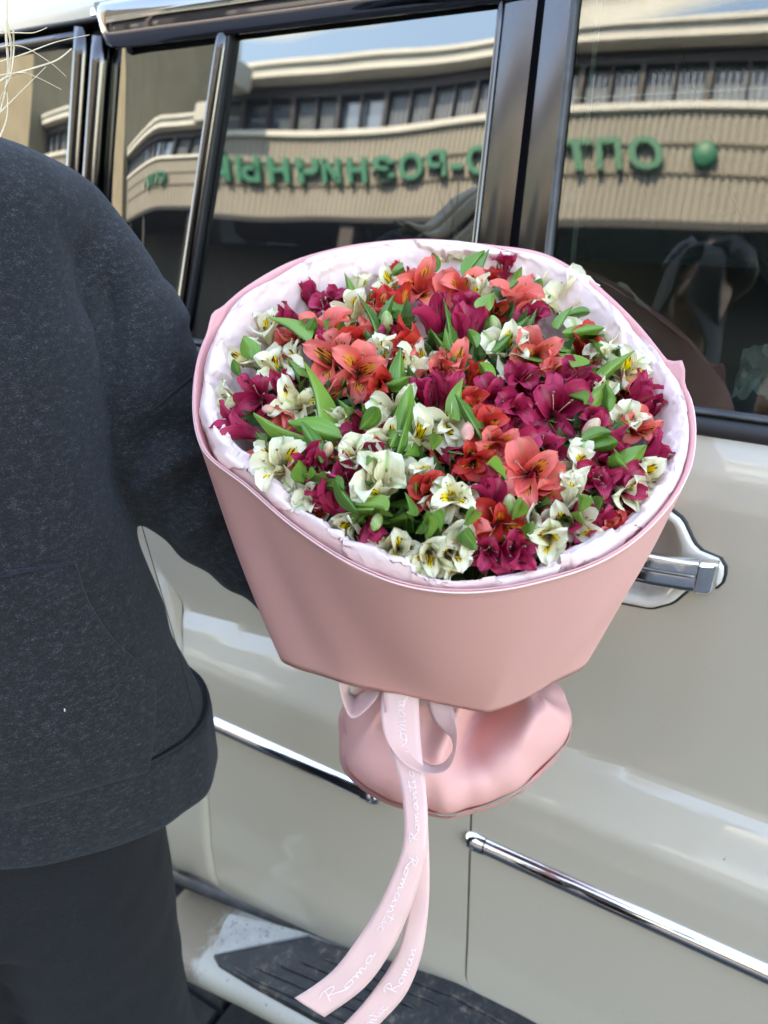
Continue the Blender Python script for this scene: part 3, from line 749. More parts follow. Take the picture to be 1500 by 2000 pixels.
def shell():
    # far side, tail, nose: simple but true to size
    def far(name, z0, z1, x0, x1, m, off=0):
        V = []; F = []; n = 10; xs = [lerp(x0, x1, i / 12) for i in range(13)]
        for x in xs:
            for j in range(n + 1): z = lerp(z0, z1, j / n); V.append((x, 2 * YC - py(z, x) + off, z))
        for i in range(12):
            for j in range(n): a = i * (n + 1) + j; F.append((a, a + 1, a + n + 2, a + n + 1))
        return obj(name, V, F, m, car, True)
    far('far_side_body', .42, 1.262, -2.25, 2.35, m_paint); far('far_side_glass', 1.262, 1.72, -2.1, .45, m_priv)
    b = MB(); b.prism([(-2.25, .90, .42), (-2.27, .90, 1.26), (-2.16, 1.02, 1.74), (-2.1, 1.06, 1.84), (-2.1, 2.30, 1.84), (-2.16, 2.34, 1.74), (-2.27, 2.46, 1.26), (-2.25, 2.46, .42)], (.03, 0, 0)); b.build('tailgate', m_paint, car)
    b = MB(); b.prism([(-2.276, 1.05, 1.27), (-2.185, 1.13, 1.70), (-2.185, 2.23, 1.70), (-2.276, 2.31, 1.27)], (.01, 0, 0)); b.build('tailgate_glass', m_priv, car)
    b = MB(); b.box(-2.42, -2.2, .82, 2.54, .40, .62); bevel(b.build('rear_bumper', m_paint, car), .04, 3)
    for y in (.93, 2.30):
        b = MB(); b.box(-2.29, -2.2, y, y + .13, .85, 1.25); bevel(b.build('tail_lamp', mat('red_lamp', (.4, .01, .01), .2), car), .015)
    b = MB(); b.prism([(.42, 1.0, 1.80), (.98, .90, 1.24), (.98, 2.46, 1.24), (.42, 2.36, 1.80)], (.005, 0, .008)); b.build('windscreen', m_glass, car)
    b = MB(); b.rings([[Vector((x, y, z - (0.03 if y in (.88, 2.48) else 0))) for y in (.88, 1.1, 1.68, 2.26, 2.48)] for x, z in ((.96, 1.26), (1.4, 1.25), (1.9, 1.22), (2.25, 1.16), (2.36, 1.08))], False); b.build('bonnet', m_paint, car, True)
    b = MB(); b.box(2.30, 2.38, 1.0, 2.36, .70, 1.08); bevel(b.build('grille', m_chrome, car), .02)
    b = MB(); b.box(2.2, 2.5, .86, 2.50, .36, .70); bevel(b.build('front_bumper', m_paint, car), .05, 3)
    for y in (.90, 2.20):
        b = MB(); b.box(2.24, 2.37, y, y + .26, .80, 1.04); bevel(b.build('headlight', mat('lamp_lens', (.7, .7, .7), .1), car), .02)
    b = MB(); b.box(.40, .98, .93, 2.43, .8, 1.15); b.build('dashboard', m_int2, car)
    b = MB(); b.prism([(.45, .93, 1.70), (.48, .93, 1.70), (.97, .905, 1.26), (.92, .905, 1.26)], (0, .03, 0)); b.build('windscreen_pillar', m_paint, car)
    b = MB(); b.box(-.30, .62, .865, .93, .5, 1.245); bevel(b.build('inner_door_trim', m_int2, fd), .015)
    b = MB(); b.box(-2.1, .6, .93, 2.43, .55, .60); b.build('cabin_floor', m_int2, car)
    b = MB(); b.box(-2.1, .42, 1.0, 2.36, 1.80, 1.815); b.build('headlining', m_int, car)
shell()
def seat(x, y, w):
    st = thing('seat', (0, 0, 0), None, None); st.parent = car; st.location = Vector((x, y, .9)) - car.location
    b = MB(); rg = []
    for z, hw, x0, x1 in ((.62, .20, .0, .30), (.85, w, -.05, .14), (1.05, w * 1.04, -.09, .07), (1.22, w, -.12, .03), (1.32, w * .84, -.14, .0), (1.375, w * .5, -.145, -.02), (1.385, w * .2, -.14, -.04)):
        rg.append([Vector((x + lerp((x0 + x1) / 2, xx, 1), y + hw * yy, z)) for xx, yy in ((x0, -.6), (x0, .6), (x0 * .6 + x1 * .4, 1), (x1, .8), (x1 - .01, 0), (x1, -.8), (x0 * .6 + x1 * .4, -1))])
    b.rings(rg, True, True); mod_apply(b.build('backrest', m_int, st), [('SUBSURF', dict(levels=2, render_levels=2))])
    b = MB(); b.box(x - .02, x + .45, y - w, y + w, .62, .82); o = b.build('cushion', m_int, st); bevel(o, .05, 4)
    b = MB(); b.box(x - .17, x - .07, y - .13, y + .13, 1.42, 1.60); o = b.build('headrest', m_int, st); bevel(o, .04, 4)
    for s in (-1, 1):
        b = MB(); b.tube([(x - .12, y + s * .06, 1.34), (x - .12, y + s * .06, 1.45)], .006); b.build('headrest_post', m_chrome, st, True)
    b = MB(); b.tube(crom([(x + .04, y - w * .98, .95), (x + .0, y - w * 1.0, 1.18), (x - .04, y - w * .82, 1.33), (x - .07, y - w * .4, 1.385), (x - .08, y, 1.392)], 20), .004, 6); b.build('piping', m_pipe, st, True)
seat(.16, 1.22, .24); seat(.16, 2.12, .24); seat(-.72, 1.30, .30); seat(-.72, 2.05, .30)
b = MB(); L = crom([(-.20, .93, 1.62), (-.10, 1.0, 1.42), (.02, 1.08, 1.26), (.16, 1.12, 1.08)], 16); b.rings([[p + Vector((0, -.003, .022)), p + Vector((.02, .003, -.02))] for p in L], False)
b.build('seat_belt', m_belt, car)
b = MB(); b.rings([[Vector((x + dx, gy(z, x) + .014 + dy, z)) for dx, dy in ((0, 0), (.005, 0), (.005, .004), (0, .004))] for z, x in ((1.25, -.262), (1.69, -.285))], True, True); b.build('channel_reflection', m_pipe, fd)  # pale strip stands in for the reflection along the glass channel

# crumpled napkin tucked on the inner door ledge
def napkin():
    c = pt(1490, 722, .905); V = []; F = []; n = 10; r = random.Random(4)
    for j in range(n + 1):
        for i in range(n + 1):
            a, q = i / n - .5, j / n - .5
            p = Vector((c.x + a * .055, c.y + .02 * noise.noise(Vector((a * 5, q * 5, 1))) + q * .03, c.z + q * .055 + .012 * noise.noise(Vector((a * 6, q * 6, 4))) - .02 * abs(a) ** 1.2))
            V.append(p)
    for j in range(n):
        for i in range(n): k = j * (n + 1) + i; F.append((k, k + 1, k + n + 2, k + n + 1))
    o = obj('paper_napkin', V, F, mat('white_paper', (.8, .82, .8), .8), None)
    tag(o, 'crumpled white paper napkin on the inner door ledge behind the front window', 'napkin')
napkin()

# ============================================================ THE PERSON HOLDING THE BOUQUET
LV = Vector((.76, .65, 0)).normalized()           # towards the person's left hand
FWD = Vector((LV.y, -LV.x, 0))                    # the way the chest faces
PC = Vector((-.735, .315, 0))
person = thing('person', (PC.x, PC.y, 0), 'person in a charcoal heather hoodie and dark sweatpants, head out of frame, holding the bouquet', 'person')
def el(cx, z, hw, hd, n=48, fwd=0, e=2.3, off=None, tilt=0):
    out = []
    for k in range(n):
        a = 2 * math.pi * k / n; c, s = math.cos(a), math.sin(a)
        x = math.copysign(abs(c) ** (2 / e), c) * hw; y = math.copysign(abs(s) ** (2 / e), s) * hd
        p = PC + LV * (cx + x) + FWD * (y + fwd); p.z = z + tilt * (1 - (cx + x) / .26); out.append(p)
    return out
HM = Matrix.Translation(PC + Vector((0, 0, 1.52)) + FWD * .05 - LV * .05) @ Matrix.Rotation(math.radians(40), 4, -LV) @ Matrix.Translation(-(PC + Vector((0, 0, 1.55))))
if (HM @ (PC + Vector((0, 0, 1.7))) - PC).dot(FWD) < 0: HM = Matrix.Translation(PC + Vector((0, 0, 1.52)) + FWD * .05 - LV * .05) @ Matrix.Rotation(math.radians(40), 4, LV) @ Matrix.Translation(-(PC + Vector((0, 0, 1.55))))
def person_body():
    # body: one skinned figure (mostly clothed), hand closed on the wrap's neck
    vs = {}; ed = []; L = []
    def v(n, p, r, par=None):
        vs[n] = len(L); L.append((Vector(p), r))
        if par: ed.append((vs[par], vs[n]))
    def P(l, f, z): q = PC + LV * l + FWD * f; q.z = z; return q
    HP = lambda l, f, z: HM @ P(l, f, z)      # the head is bowed
    v('pelvis', P(0, 0, .96), .13); v('waist', P(0, 0, 1.12), .10, 'pelvis'); v('chest', P(0, .0, 1.30), .095, 'waist'); v('base', P(0, -.01, 1.43), .055, 'chest'); v('neck', P(-.02, .03, 1.54), .045, 'base')
    v('skull', HP(0, .015, 1.63), .078, 'neck'); v('crown', HP(0, .0, 1.70), .085, 'skull'); v('top', HP(0, -.01, 1.755), .05, 'crown')
    for s, q in ((1, 'l'), (-1, 'r')):
        v('hip' + q, P(s * .10, 0, .90), .10, 'pelvis'); v('knee' + q, P(s * .115, .01, .50), .062, 'hip' + q); v('calf' + q, P(s * .12, -.01, .34), .055, 'knee' + q); v('ankle' + q, P(s * .12, -.02, .09), .038, 'calf' + q)
        v('toe' + q, P(s * .13, .12, .04), .032, 'ankle' + q)
        v('sh' + q, P(s * .11, -.01, 1.40), .030, 'chest')
    v('elbl', pt(345, 878, .79), .030, 'shl'); v('wrl', pt(610, 1200, .842), .026, 'elbl')
    v('elbr', P(-.25, -.03, 1.16), .042, 'shr'); v('wrr', P(-.24, .10, .93), .026, 'elbr'); v('hnr', P(-.235, .13, .86), .03, 'wrr')
    palm = pt(745, 1300, .845); v('pal', palm, .028, 'wrl')
    me = bpy.data.meshes.new('body'); me.from_pydata([tuple(p - person.location) for p, _ in L], ed, [])
    o = bpy.data.objects.new('body', me); COL.objects.link(o); o.parent = person
    md = o.modifiers.new('k', 'SKIN'); md.use_smooth_shade = True
    for i, (_, r) in enumerate(L): me.skin_vertices[0].data[i].radius = (r, r)
    me.skin_vertices[0].data[0].use_root = True
    md = o.modifiers.new('s', 'SUBSURF'); md.levels = md.render_levels = 2
    dg = bpy.context.evaluated_depsgraph_get(); dg.update(); o2 = bpy.data.meshes.new_from_object(o.evaluated_get(dg)); o.modifiers.clear(); o.data = o2; o2.materials.clear(); o2.materials.append(m_skin)
    # fingers curling round the neck of the bouquet
    nk = pt(850, 1335, .80)
    b = MB()
    for k in range(4):
        z = .022 - k * .018; base = palm + Vector((.01, -.0, z)); ln = (.9, 1, .95, .8)[k]
        w = [base, base + RV * .030 * ln + FV * .012, base + RV * .055 * ln + FV * .004 , base + RV * .072 * ln - FV * .018]
        b.tube(crom(w, 12), [.0095 - .0002 * i for i in range(12)], 8)
    w = [palm + Vector((0, 0, .01)), palm + RV * .012 - FV * .03 + UV_ * .02, palm + RV * .035 - FV * .045 + UV_ * .012]
    b.tube(crom(w, 8), [.012, .0118, .0115, .011, .0105, .010, .0095, .007], 8)
    b.build('fingers', m_skin, person, True)
    # face details out of frame above
    P0 = P; HP = lambda l, f, z: HM @ P0(l, f, z); P = HP; fc = P(0, .085, 1.66)
    b = MB(); b.tube([fc + Vector((0, 0, .02)), fc + FWD * .022 + Vector((0, 0, -.015)), fc + FWD * .006 + Vector((0, 0, -.022))], [.006, .012, .006], 8); b.build('nose', m_skin, person, True)
    me_ = mat('eye_white', (.8, .8, .8), .2); ml = mat('lips', (.5, .2, .18), .4)
    for s in (-1, 1):
        b = MB(); c = P(s * .032, .072, 1.675); b.rings([[c + LV * math.cos(a) * .014 * r + Vector((0, 0, math.sin(a) * .008 * r)) + FWD * d for a in [i * math.pi / 6 for i in range(12)]] for r, d in ((1, .0), (.7, .006), (.1, .009))]); b.build('eye', me_, person, True)
        b = MB(); c = P(s * .085, -.005, 1.655); b.tube([c + Vector((0, 0, .03)), c + LV * s * .012 + Vector((0, 0, .015)), c + Vector((0, 0, -.03))], [.006, .012, .006], 8); b.build('ear', m_skin, person, True)
    b = MB(); b.tube([P(-.022, .078, 1.615), P(0, .088, 1.614), P(.022, .078, 1.615)], [.002, .006, .002], 8); b.build('mouth', ml, person, True)
person_body()

def person_hair():
    r = random.Random(11); b = MB()
    hc = PC + Vector((0, 0, 1.685))
    # long loose hair: locks from the crown over the shoulders' back
    for k in range(90):
        a = r.uniform(math.radians(20), math.radians(340)) ; d = LV * math.sin(a) + FWD * math.cos(a)
        if a < .8 or a > 5.5: d = -FWD
        p0 = hc + Vector((0, 0, .085)) + d * .02; p1 = hc + d * .105 + Vector((0, 0, .03)); p2 = hc + d * .115 + Vector((0, 0, -.10)); p3 = hc + d * .12 - FWD * .03 + Vector((r.uniform(-.02, .02), r.uniform(-.02, .02), -.15))
        b.tube([HM @ q for q in crom([p0, p1, p2, p3], 10)], [.004, .011, .013, .013, .013, .012, .011, .009, .006, .002], 5)
    hair = b.build('hair', m_hair, person, True); tag(hair, None, None, None, 'stuff')
    # the windblown strands at the frame's edge
    def strand(P, w):
        b = MB(); L = crom([pt(*p) for p in P], 24); b.tube(L, [w * 1.45 * (1 - .6 * i / 23) for i in range(24)], 5); b.build('hair_strand', m_hair, person, True)
    for P, w in (
        ([(14, -60, .60), (12, 60, .61), (16, 130, .62), (8, 190, .63), (-10, 250, .63)], .0009), ([(12, 40, .60), (22, 90, .61), (18, 140, .62), (5, 200, .62)], .0008),
        ([(-30, 180, .60), (15, 150, .62), (60, 135, .63), (110, 118, .64), (140, 95, .65)], .0008), ([(-30, 130, .62), (40, 108, .64), (110, 82, .66), (175, 68, .68)], .0005),
        ([(-20, 66, .6), (30, 64, .62), (65, 64, .63), (92, 54, .64)], .0005), ([(-20, 240, .61), (10, 210, .62), (45, 175, .63), (90, 130, .64)], .0004),
        ([(-20, 95, .6), (40, 90, .62), (95, 120, .63), (130, 150, .64)], .0004), ([(26, 60, .6), (27, 100, .61), (20, 150, .61), (2, 190, .62), (-10, 215, .62)], .0005),
        ([(-20, 300, .61), (2, 262, .62), (14, 225, .62), (14, 180, .62)], .0006), ([(-15, 150, .61), (40, 142, .62), (70, 150, .63), (120, 175, .64)], .0004)):
        strand(P, w)
person_hair()

def hoodie():
    b = MB()
    # torso: widths tuned to the loose cut; each row (z, cx, half width, half depth, forward)
    T = [(.890, .010, .255, .132, .0), (.93, .010, .260, .136, .0), (.98, .006, .250, .140, .005), (1.04, .004, .236, .144, .01), (1.12, .002, .222, .144, .01),
         (1.20, .0, .210, .142, .01), (1.29, .0, .203, .138, .005), (1.37, .0, .200, .130, .0), (1.44, .0, .198, .116, -.005), (1.49, .0, .196, .106, -.010), (1.52, .0, .176, .094, -.012), (1.54, .0, .135, .082, -.012), (1.552, .0, .075, .070, -.01)]
    b.rings([el(cx, z, hw, hd, 56, f, tilt=.026 * (1 - sstep(.93, 1.12, z))) for z, cx, hw, hd, f in T], True, True)
    L = crom([pt(138, 452, .715), pt(196, 545, .73), pt(264, 705, .755), pt(318, 860, .78), pt(368, 965, .80), pt(440, 1040, .82), pt(520, 1105, .83), pt(590, 1170, .84), pt(650, 1222, .845)], 30)
    R = [interp([(0, .048), (4, .057), (8, .062), (12, .060), (16, .054), (20, .048), (25, .039), (29, .033)], i) + .0035 * math.sin(i * 1.9) * (i > 13) for i in range(30)]
    b.tube(L, R, 24)
    b.tube(crom([PC + LV * .04 + Vector((0, 0, 1.490)), PC + LV * .13 + Vector((0, 0, 1.478)), pt(110, 440, .71), pt(160, 500, .72)], 12), [.060, .060, .060, .060, .060, .058, .056, .055, .054, .054, .053, .052], 20)
    # right sleeve
    def P(l, f, z): q = PC + LV * l + FWD * f; q.z = z; return q
    b.tube(crom([P(-.14, -.01, 1.43), P(-.21, -.02, 1.30), P(-.26, -.03, 1.15), P(-.25, .03, 1.03), P(-.24, .09, .95)], 16), [.075, .08, .08, .08, .078, .075, .072, .07, .066, .062, .058, .054, .05, .046, .042, .038], 20)
    # hood: a thick roll round the neck, deeper behind
    ring = []
    for k in range(33):
        a = 2 * math.pi * k / 32; c, s = math.cos(a), math.sin(a)
        ring.append(PC + LV * c * .122 + FWD * (s * .090 - .02) + Vector((0, 0, 1.492 - .030 * (s > 0) * s + .012 * (s < 0) * -s)))
    V = b.v; bb = MB(); bb.tube(ring, [.036 + .014 * (math.sin(2 * math.pi * k / 32) < -.2) for k in range(33)], 14, False)
    b.add(bb.v, bb.f)
    b.tube(crom([P(-.09, -.10, 1.54), P(-.06, -.15, 1.47), P(0, -.17, 1.41), P(.06, -.15, 1.47), P(.09, -.10, 1.54)], 14), [.045, .05, .055, .06, .065, .068, .07, .07, .068, .065, .06, .055, .05, .045], 14)
    o = b.build('hoodie', m_fleece, person)
    mod_apply(o, [('REMESH', dict(mode='VOXEL', voxel_size=.0062)), ('SMOOTH', dict(factor=.6, iterations=10))])
    me = o.data; pl = person.location
    # soft folds: drapes pulled from the shoulder and chest, crushed creases at elbow and cuff
    fold = [  # (pixel a, pixel b, depth t, width m, amplitude m)
        ((175, 560, .66), (250, 930, .76), .018, .006), ((205, 480, .66), (243, 900, .76), .010, -.009), ((110, 700, .70), (190, 1060, .8), .03, .006),
        ((60, 560, .66), (90, 900, .74), .04, .005), ((180, 900, .76), (300, 1240, .86), .03, .008), ((235, 960, .8), (330, 1300, .9), .022, -.006),
        ((290, 900, .80), (400, 830, .80), .014, -.006), ((300, 985, .82), (420, 880, .82), .014, .007), ((330, 1035, .83), (430, 940, .84), .010, -.009),
        ((370, 1060, .84), (460, 985, .84), .012, .006), ((400, 1095, .85), (490, 1020, .86), .008, -.007), ((290, 560, .74), (360, 650, .76), .02, .004),
        ((265, 700, .76), (385, 770, .78), .02, -.004)]
    FL = []
    for a, c, w, am in fold: FL.append((pt(*a), pt(*c), w, am))
    nrm = [v.normal.copy() for v in me.vertices]
    for i, v in enumerate(me.vertices):
        p = v.co + pl; d = .0
        for A, B, w, am in FL:
            AB = B - A; s = (p - A).dot(AB) / AB.length_squared; sc = max(0, min(1, s)); q = p - (A + AB * sc)
            ln = (q - FV * q.dot(FV)).length                      # distance across the chest side that carries the fold
            if abs(q.dot(FV)) > .12: continue
            e = sstep(0, .25, s) * (1 - sstep(.75, 1, s)) if 0 < s < 1 else 0
            d += 1.9 * am * math.exp(-(ln / w) ** 2) * e
        d += .0045 * noise.noise(p * 7) + .0022 * noise.noise(Vector((p.x * 16, p.y * 16, p.z * 6)))
        v.co += nrm[i] * d
    me.update()
    # hem band, its own ribbed part
    hb = MB(); rows = []
    for z, k in ((.944, -.012), (.946, .0), (.943, .006), (.935, .007), (.90, .008), (.865, .008), (.856, .005), (.850, -.003), (.855, -.012), (.87, -.02)):
        sl = .0
        rg = el(.010, z, .258 + k, .134 + k, 96, .0, tilt=.026)
        rg = [p + (p - (PC + Vector((0, 0, p.z)))).normalized() * .0025 * math.sin(i * .9 + z * 8) * noise.noise(p * 9) * 2 for i, p in enumerate(rg)]
        rows.append(rg)
    hb.rings(rows); hb.build('hem_band', m_fleece, person, True)
    gb = MB(); gl = el(.010, .9465, .2615, .1375, 96, .0, tilt=.026); gb.tube(gl + [gl[0]], .0022, 6, False); gb.build('hem_seam', m_thread, person, True)
    dgm = bpy.context.evaluated_depsgraph_get(); dgm.update()
    # find surface points by casting from a pixel onto the hoodie
    from mathutils.bvhtree import BVHTree
    bv = BVHTree.FromPolygons([v.co + pl for v in me.vertices], [tuple(p.vertices) for p in me.polygons])
    def hit(u, v):
        d = ray(u, v).normalized(); h = bv.ray_cast(CP, d); return (h[0], h[1]) if h[0] else None
    # kangaroo pocket: a raised sheet with a stitched edge
    top = [(-230, 1150), (-100, 1128), (0, 1118), (75, 1102), (143, 1095)]
    side = crom([(143, 1095, 0), (152, 1130, 0), (172, 1180, 0), (215, 1245, 0), (262, 1290, 0), (298, 1325, 0)], 30)
    low = [(298, 1325), (300, 1380), (296, 1440), (288, 1500)]
    rows = []; nr = 36; nc = 30
    for j in range(nr):
        s = j / (nr - 1); vR = lerp(1095, 1500, s)
        uR = interp([(p.y, p.x) for p in side], vR) if vR < 1325 else interp([(v, u) for u, v in low], vR)
        row = []
        for i in range(nc):
            q = 1 - (1 - i / (nc - 1)) ** 1.5
            u = lerp(-60, uR, q); v = vR + lerp(28 * (1 - s) + 95 * s, 0, q)
            h = hit(u, v)
            row.append(h)
        rows.append(row)
    V = []; F = []; id_ = {}
    for j in range(nr):
        for i in range(nc):
            h = rows[j][i]
            if h:
                edge = min((nc - 1 - i) / 3.0, j / 3.0, 1); id_[j, i] = len(V); V.append(h[0] + h[1] * (.0010 + .0048 * math.sqrt(edge)))
    for j in range(nr - 1):
        for i in range(nc - 1):
            k = [(j, i), (j, i + 1), (j + 1, i + 1), (j + 1, i)]
            if all(q in id_ for q in k): F.append(tuple(id_[q] for q in reversed(k)))
    po = obj('pocket', V, F, m_fleece, person, True); md = po.modifiers.new('s', 'SOLIDIFY'); md.thickness = .003; md.offset = 0
    def seam(name, P, off=.003, r=.0009, n=60):
        L = []
        for q in crom([(a, c, 0) for a, c in P], n):
            h = hit(q.x, q.y)
            if h: L.append(h[0] + h[1] * off)
        if len(L) > 3:
            b = MB(); b.tube(L, r, 5); b.build(name, m_thread, person, True)
    seam('seam', [(-40, 1126), (0, 1122), (75, 1107), (137, 1101)], .0064, .0009)
    seam('seam', [(137, 1101), (166, 1184), (210, 1250), (290, 1325)], .0064, .0009)
    seam('sleeve_seam', [(300, 800), (340, 765), (388, 727)], .0001, .0009)
    seam('side_seam', [(262, 985), (300, 1095), (345, 1260), (380, 1400)], .0000, .0005)
    # three bits of white lint
    for u, v, l in ((122, 1380, .003), (237, 1607, .002), (300, 1776, .0015)):
        h = hit(u, v)
        if h: b = MB(); b.tube([h[0] + h[1] * .009, h[0] + h[1] * .009 + Vector((.0006, 0, l))], .0006, 5); b.build('lint', m_lint, person, True)
hoodie()

def trousers():
    b = MB()
    def P(l, f, z): q = PC + LV * l + FWD * f; q.z = z; return q
    b.rings([el(.01, z, hw, hd, 40, 0) for z, hw, hd in ((.72, .18, .13), (.80, .195, .135), (.9, .20, .14), (.98, .18, .13))], True, True)
    for s in (-1, 1):
        rg = []
        for z, c, w, d in ((.82, .088, .112, .125), (.70, .090, .112, .125), (.58, .094, .104, .115), (.45, .10, .096, .108), (.30, .115, .090, .095), (.16, .13, .086, .085), (.12, .13, .065, .065)):
            rg.append([P(s * c + math.cos(a) * w, math.sin(a) * d, z) for a in [i * math.pi / 14 for i in range(28)]])
        b.rings(rg, True, True)
    o = b.build('sweatpants', m_fleece2, person)
    mod_apply(o, [('REMESH', dict(mode='VOXEL', voxel_size=.010)), ('SMOOTH', dict(factor=.6, iterations=8))])
    for v in o.data.vertices:
        p = v.co + person.location; v.co += v.normal * (.006 * noise.noise(Vector((p.x * 9, p.y * 9, p.z * 4))) + .002 * noise.noise(p * 25))
    for s in (-1, 1):
        b = MB(); rg = []
        for f, w, h in ((-.09, .02, .05), (-.08, .036, .085), (.0, .040, .10), (.08, .045, .07), (.15, .045, .055), (.185, .03, .045), (.195, .01, .03)):
            rg.append([P(s * .13 + math.cos(a) * w, f, max(.006, h / 2 + math.sin(a) * h / 2)) for a in [i * math.pi / 8 for i in range(16)]])
        b.rings(rg, True, True); b.build('shoe', m_shoe, person, True)
trousers()

# ============================================================ THE PHOTOGRAPHER, seen mirrored in the front window
def photographer():
    c = Vector((-.245, -.37, 0)); fw = Vector((-.35, .94, 0)).normalized(); lf = Vector((fw.y, -fw.x, 0))   # lf = their right-hand side
    ph = thing('person', (c.x, c.y, 0), 'person taking the photograph, dark tied back hair and teal jacket, mirrored in the front window', 'person')
    def P(l, f, z): q = c + lf * l + fw * f; q.z = z; return q
    def fig(name, L, ed, m, sub=2):
        me = bpy.data.meshes.new(name); me.from_pydata([tuple(p - ph.location) for p, _ in L], ed, [])
        o = bpy.data.objects.new(name, me); COL.objects.link(o); o.parent = ph
        md = o.modifiers.new('k', 'SKIN'); md.use_smooth_shade = True
        for i, (_, r) in enumerate(L): me.skin_vertices[0].data[i].radius = (r, r)
        me.skin_vertices[0].data[0].use_root = True
        md = o.modifiers.new('s', 'SUBSURF'); md.levels = md.render_levels = sub
        dg = bpy.context.evaluated_depsgraph_get(); dg.update(); m2 = bpy.data.meshes.new_from_object(o.evaluated_get(dg)); o.modifiers.clear(); o.data = m2; m2.materials.clear(); m2.materials.append(m)
    phone = Vector((0, 0, H)) - FV * .012
    L = [(P(0, 0, .98), .12), (P(0, 0, 1.15), .11), (P(0, .02, 1.38), .12), (P(0, .03, 1.52), .065), (P(0, .05, 1.585), .052), (P(0, .075, 1.65), .074), (P(0, .06, 1.71), .08), (P(0, .05, 1.765), .05)]
    ed = [(0, 1), (1, 2), (2, 3), (3, 4), (4, 5), (5, 6), (6, 7)]
    for s in (-1, 1):
        k = len(L); L += [(P(s * .10, 0, .90), .095), (P(s * .11, .02, .5), .06), (P(s * .11, 0, .10), .04), (P(s * .12, .13, .045), .032)]
        ed += [(0, k), (k, k + 1), (k + 1, k + 2), (k + 2, k + 3)]
        k = len(L); hand = phone + RV * s * .085 - FV * .02
        L += [(P(s * .16, .02, 1.49), .060), (P(s * .24, .10, 1.24), .04), (hand + Vector((0, -.04, -.05)), .024), (hand + Vector((0, -.01, -.01)), .024)]
        ed += [(2, k), (k, k + 1), (k + 1, k + 2), (k + 2, k + 3)]
    fig('body', L, ed, m_skin)
    L2 = [(p, r * 1.14 + .008) for p, r in (L[0], L[1], L[2], L[3])]; e2 = [(0, 1), (1, 2), (2, 3)]
    for k in (12, 20):
        n = len(L2); L2 += [(L[k][0], .07), (L[k + 1][0], .055), (lerp(L[k + 1][0], L[k + 2][0], .85), .036)]; e2 += [(2, n), (n, n + 1), (n + 1, n + 2)]
    fig('jacket', L2, e2, m_teal)
    L3 = [(L[0][0], .135)]; e3 = []
    for k in (8, 16):
        n = len(L3); L3 += [(L[k][0], .11), (L[k + 1][0], .08), (L[k + 2][0] + Vector((0, 0, .02)), .055)]; e3 += [(0, n), (n, n + 1), (n + 1, n + 2)]
    fig('trousers', L3, e3, m_fleece2)
    for s in (-1, 1):
        b = MB()
        hand = phone + RV * s * .085 - FV * .02
        for q in range(4):
            b.tube(crom([hand + Vector((0, 0, .02 - q * .016)), hand - RV * s * .014 + FV * .008 + Vector((0, 0, .02 - q * .016)), hand - RV * s * .03 + FV * .010 + Vector((0, 0, .018 - q * .015))], 7), .0075, 7)
        b.tube(crom([hand, hand - RV * s * .02 - FV * .008 + Vector((0, 0, -.02)), hand - RV * s * .035 - FV * .004 + Vector((0, 0, -.012))], 7), .0085, 7)
        b.build('fingers', m_skin, ph, True)
    b = MB(); r = random.Random(2); hc = P(0, .05, 1.70)
    for k in range(70):
        a = r.uniform(1.0, 5.28); d = fw * math.cos(a) + lf * math.sin(a)
        b.tube(crom([hc + fw * .07 + Vector((0, 0, .065)) + d * .01, hc + d * .06 + Vector((0, 0, .095)), hc + d * .095 + Vector((0, 0, .03)), hc - fw * .11 + Vector((0, 0, -.02)), hc - fw * .13 + d * .02 + Vector((0, 0, -.16))], 10), [.004, .012, .018, .020, .020, .019, .017, .014, .010, .004], 5)
    for k in range(60):
        sd_ = -1 if k % 2 else 1; o_ = r.uniform(.0, .07)
        b.tube(crom([hc + Vector((0, 0, .085)) + fw * (.03 + o_ * .5), hc + lf * sd_ * (.06 - o_ * .4) + fw * (.07 + o_ * .4) + Vector((0, 0, .05)), hc + lf * sd_ * (.078 - o_ * .75) + fw * (.085 + o_ * .5) + Vector((0, 0, -.05)), hc + lf * sd_ * .10 + fw * (.05 + o_) + Vector((0, 0, -.17)), hc + lf * sd_ * .11 + fw * (.06 + o_) + Vector((0, 0, -.30 - r.uniform(0, .08)))], 12), [.004, .006, .007, .008, .008, .008, .008, .007, .006, .005, .004, .001], 5)
    tag(b.build('hair', m_hair2, ph, True), kind='stuff')
    fc = P(0, .145, 1.675)
    b = MB(); b.tube([fc + Vector((0, 0, .02)), fc + fw * .022 + Vector((0, 0, -.015)), fc + fw * .004 + Vector((0, 0, -.022))], [.006, .011, .006], 8); b.build('nose', m_skin, ph, True)
    for s in (-1, 1):
        e = P(s * .031, .142, 1.695); b = MB(); b.rings([[e + lf * math.cos(a) * .013 * q + Vector((0, 0, math.sin(a) * .007 * q)) + fw * d for a in [i * math.pi / 6 for i in range(12)]] for q, d in ((1, .0), (.6, .006), (.1, .008))]); b.build('eye', m_hair2, ph, True)
    b = MB(); b.tube([P(-.02, .143, 1.625), P(0, .152, 1.624), P(.02, .143, 1.625)], [.002, .006, .002], 8); b.build('mouth', mat('lips_rose', (.45, .15, .15), .4), ph, True)
    M = Matrix.Translation(phone) @ cam.rotation_euler.to_matrix().to_4x4()
    b = MB(); b.box(-.037, .037, -.085, .060, .004, .012, M)
    o = b.build('phone', mat('phone_back', (.03, .03, .035), .2), None); bevel(o, .003)
    tag(o, 'dark smartphone held up by the person taking the photograph', 'phone')
photographer()

